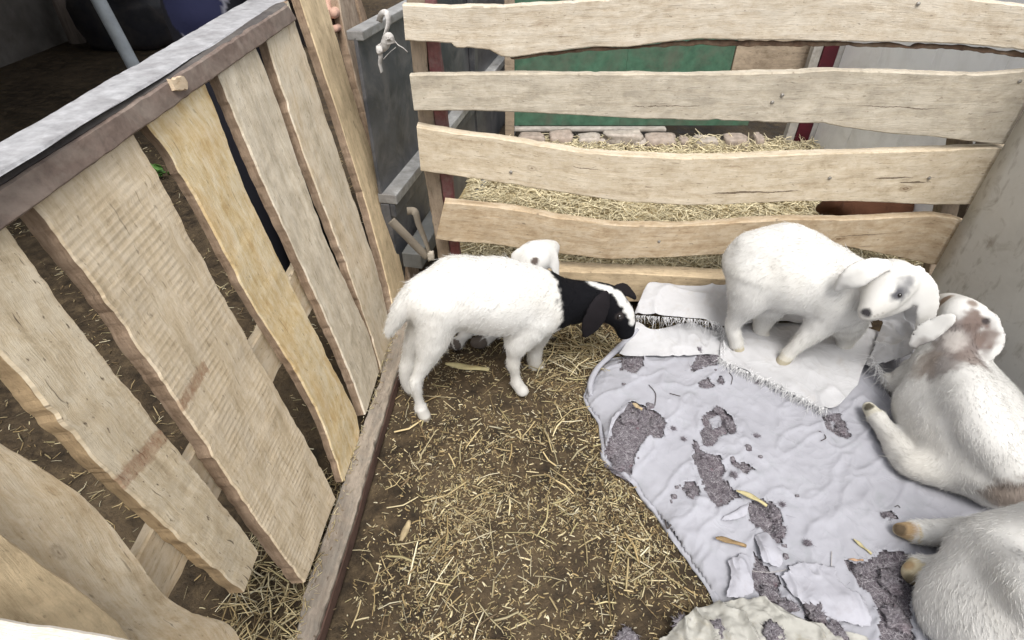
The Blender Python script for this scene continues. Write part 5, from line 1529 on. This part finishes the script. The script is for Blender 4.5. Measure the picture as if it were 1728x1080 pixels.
sheet("flat_layer", [[(1222, 548, .065), (1300, 545, .06), (1390, 548, .06), (1480, 560, .062)],
                     [(1216, 575, .062), (1300, 580, .058), (1390, 590, .06), (1470, 596, .065)],
                     [(1214, 604, .055), (1290, 634, .055), (1360, 640, .062), (1456, 622, .068)],
                     [(1216, 608, .052), (1295, 640, .052), (1394, 690, .056), (1448, 648, .062)]], SACK, sack, 110, 70, 0.009, 10, 0.001, 805, fine=0.001)
sheet("corner_fold", [[(1478, 545, .10), (1510, 522, .17), (1550, 515, .21)], [(1480, 560, .08), (1520, 545, .13), (1560, 540, .17)], [(1470, 590, .075), (1515, 575, .11), (1570, 560, .15)], [(1455, 625, .065), (1500, 615, .09), (1550, 600, .12)]], SACK, sack, 90, 70, 0.022, 15, 0.001, 807, fine=0.003, rag=0.05)
rollm = SACK
tube("rolled_edge", [onz(1076, 556, .085), onz(1052, 580, .06), onz(1030, 600, .05), onz(1008, 622, .04), onz(996, 648, .032), onz(997, 668, .028)], [0.009, 0.011, 0.008, 0.010, 0.007], QUILT, sack, 10, 40)
FR = m_plain("fray_thread", (0.72, 0.72, 0.73), 0.6, 20, 0.1)
def fringe(pts, n, L, dirw, seed, parent, rad=0.0008):
    r = np.random.default_rng(seed)
    line = smooth_line([onz(*p) for p in pts], 200)
    k = np.sort(r.integers(0, 200, n))
    R = line[k] + r.normal(size=(n, 3)) * 0.001
    d = np.asarray(dirw) + r.normal(size=(n, 3)) * (0.55, 0.55, 0.2)
    d /= np.linalg.norm(d, axis=1)[:, None]
    hair("fringe", parent, R, d, L * (0.5 + r.random(n)), np.tile(np.array((0.55, 0.55, 0.555)), (n, 1)) * (0.7 + 0.6 * r.random(n))[:, None], FUR, rad=rad, npt=6, curl=0.8, droop=1.4)
fringe([(1072, 532, .112), (1110, 534, .125), (1150, 537, .13), (1190, 541, .126), (1216, 548, .105), (1222, 580, .08)], 230, 0.017, (0.1, -0.8, -0.6), 1, sack, 0.0008)
fringe([(1214, 604, .058), (1250, 622, .058), (1290, 638, .058), (1340, 664, .06), (1394, 690, .06)], 380, 0.020, (-0.5, -0.8, -0.2), 2, sack, 0.0008)
fringe([(1394, 690, .06), (1290, 638, .058), (1214, 604, .058)], 110, 0.014, (0.75, 0.5, 0.1), 3, sack, 0.0008)
fringe([(1222, 552, .10), (1226, 575, .08), (1216, 602, .06)], 110, 0.018, (-0.4, -0.6, -0.4), 4, sack)
fringe([(1470, 600, .085), (1480, 620, .08), (1495, 640, .075), (1530, 630, .08)], 150, 0.035, (0.0, -0.6, 0.1), 5, sack, 0.0007)
fringe([(1478, 575, .10), (1510, 585, .11), (1545, 600, .12)], 70, 0.03, (-0.3, -0.5, 0.4), 8, sack, 0.0009)
fringe([(1690, 850, .09), (1715, 848, .09), (1735, 845, .09)], 60, 0.03, (-0.6, -0.5, 0.2), 6, sack, 0.001)
# off-white sacking bunched at the bottom of the picture
CREAM = m_cloth("cream_sacking", (0.38, 0.373, 0.34), dirt=(0.18, 0.15, 0.085), damt=0.6)
cs = empty("sacking_bundle", (0.4, 0.5, 0), "crumpled cream sacking bunched over the quilt's near corner", "sacking")
sheet("cloth", [[(1168, 1032, 0.041), (1215, 1014, 0.050), (1275, 1006, 0.054), (1305, 1018, 0.056), (1345, 1044, 0.052), (1410, 1062, 0.049), (1470, 1080, 0.045)],
                [(1140, 1055, 0.041), (1195, 1045, 0.056), (1265, 1036, 0.068), (1310, 1050, 0.064), (1360, 1072, 0.060), (1420, 1090, 0.052), (1480, 1110, 0.049)],
                [(1100, 1084, 0.037), (1170, 1090, 0.052), (1250, 1090, 0.064), (1310, 1100, 0.060), (1370, 1115, 0.056), (1430, 1130, 0.049), (1490, 1150, 0.045)],
                [(1060, 1130, 0.033), (1150, 1150, 0.045), (1240, 1160, 0.052), (1320, 1170, 0.049), (1400, 1180, 0.045), (1450, 1190, 0.041), (1500, 1200, 0.041)]], CREAM, cs, 150, 90, 0.020, 17, 0.001, 811, fine=0.006, rag=0.035)
for k, (x, y, r, z) in enumerate([(1162, 1050, 0.020, .048), (1218, 1070, 0.024, .062), (1062, 1068, 0.02, .012), (1300, 1076, .02, .066), (1410, 1076, 0.02, .06)]):
    tuft(x, y, r * 1.2, 650 + k, (1.4 - 0.15 * k, 0.7 + 0.15 * k, 0.22), z)

# ------------------------------------------------------------------ straps and ties
WEB = m_cloth("webbing", (0.20, 0.172, 0.135), weave=0.2, damt=0.3)
def ribbon(name, pts, w, mat, parent=None, wdir=(0, 0, 1), n=40, twist=0.0):
    L = smooth_line(pts, n); tg_ = np.gradient(L, axis=0); tg_ /= np.linalg.norm(tg_, axis=1)[:, None]
    V = []
    for i in range(n):
        a = np.cross(tg_[i], wdir); a = unit(a); b = np.cross(a, tg_[i])
        an = twist * i / n
        V.append([L[i] + (a * math.cos(an) + b * math.sin(an)) * w * s for s in (-1, 0, 1)])
    return mk(name, np.array(V).reshape(-1, 3), grid_faces(n, 3), mat, parent, smooth=False, solid=0.0015)
so = empty("webbing_strap", fp(700, 420, 0.0), "frayed beige webbing strap looped from the slat fence to the corner post", "strap")
Ys = 1.545
ribbon("band", [ony(660, 372, Ys - 0.03), ony(682, 394, Ys - 0.02), ony(705, 418, Ys), ony(722, 434, Ys + 0.01)], 0.013, WEB, so, wdir=(0.25, -0.9, 0.3))
ribbon("band", [ony(687, 356, Ys), ony(700, 358, Ys - 0.005), ony(706, 378, Ys), ony(716, 402, Ys + 0.01), ony(728, 436, Ys + 0.015)], 0.012, WEB, so, wdir=(0.5, -0.8, 0.2), twist=0.9)
stone("knot", ony(727, 432, Ys + 0.0), (0.010, 0.009, 0.016), m_cloth("pale_cord", (0.4, 0.36, 0.3), damt=0.2), so, 905, 0.8)
tie = empty("cloth_tie", ony(645, 60, 1.74), "white rag tied over the top lip of the dark metal partition", "rag")
RAG = m_cloth("white_rag", (0.55, 0.53, 0.51), damt=0.2)
Yt = 1.72
ribbon("loop", [ony(640, 36, Yt + 0.02), ony(644, 24, Yt), ony(652, 22, Yt - 0.01), ony(655, 38, Yt - 0.015), ony(651, 54, Yt - 0.02), ony(645, 70, Yt - 0.02), ony(641, 82, Yt - 0.02)], 0.008, RAG, tie, wdir=(0.2, -1, 0.1), twist=1.4)
ribbon("tail", [ony(642, 82, Yt - 0.02), ony(650, 76, Yt - 0.03), ony(656, 62, Yt - 0.035), ony(660, 74, Yt - 0.03)], 0.012, RAG, tie, wdir=(0.3, -1, 0.1))
ribbon("tail", [ony(641, 84, Yt - 0.02), ony(642, 96, Yt - 0.025), ony(641, 108, Yt - 0.02), ony(644, 122, Yt - 0.015)], 0.006, RAG, tie, wdir=(0.2, -1, 0.0), twist=1.0)
stone("knot", ony(641, 84, Yt - 0.025), (0.009, 0.009, 0.010), RAG, tie, 915, 0.8)
tube("string", [ony(664, 67, Yt - 0.01), ony(672, 76, Yt - 0.01), ony(679, 80, Yt - 0.01), ony(688, 88, Yt - 0.005)], 0.0016, RAG, tie, 5)
tube("string", [ony(647, 100, Yt - 0.02), ony(658, 88, Yt - 0.015), ony(668, 80, Yt - 0.01)], 0.0011, RAG, tie, 5)
# weed seen between two slats
LEAF = m_plain("weed_leaf", (0.10, 0.22, 0.05), 0.5, 30, 0.3, (0.2, 0.3, 0.12), 0.3)
wp = onz(268, 292, 0.0)
pl = empty("weed", wp, "small green weed in the mud seen between two slats", "plant")
rr = np.random.default_rng(4)
for k in range(14):
    a = rr.random() * 6.28; e = 0.3 + rr.random() * 0.9; L_ = 0.05 + 0.05 * rr.random()
    d = np.array((math.cos(a) * math.cos(e), math.sin(a) * math.cos(e), math.sin(e)))
    s_ = unit(np.cross(d, (0, 0, 1))); b0 = wp + np.array((rr.normal() * 0.03, rr.normal() * 0.03, 0.0))
    ts = np.linspace(0, 1, 6)
    V = []
    for t_ in ts:
        c = b0 + d * L_ * t_ + np.array((0, 0, -0.03)) * t_ * t_
        w_ = 0.018 * math.sin(math.pi * min(1, 0.1 + t_ * 0.9)) + 0.001
        V += [c - s_ * w_, c + np.array((0, 0, -0.004)), c + s_ * w_]
    mk("leaf", V, grid_faces(6, 3), LEAF, pl, smooth=True, solid=0.0008)
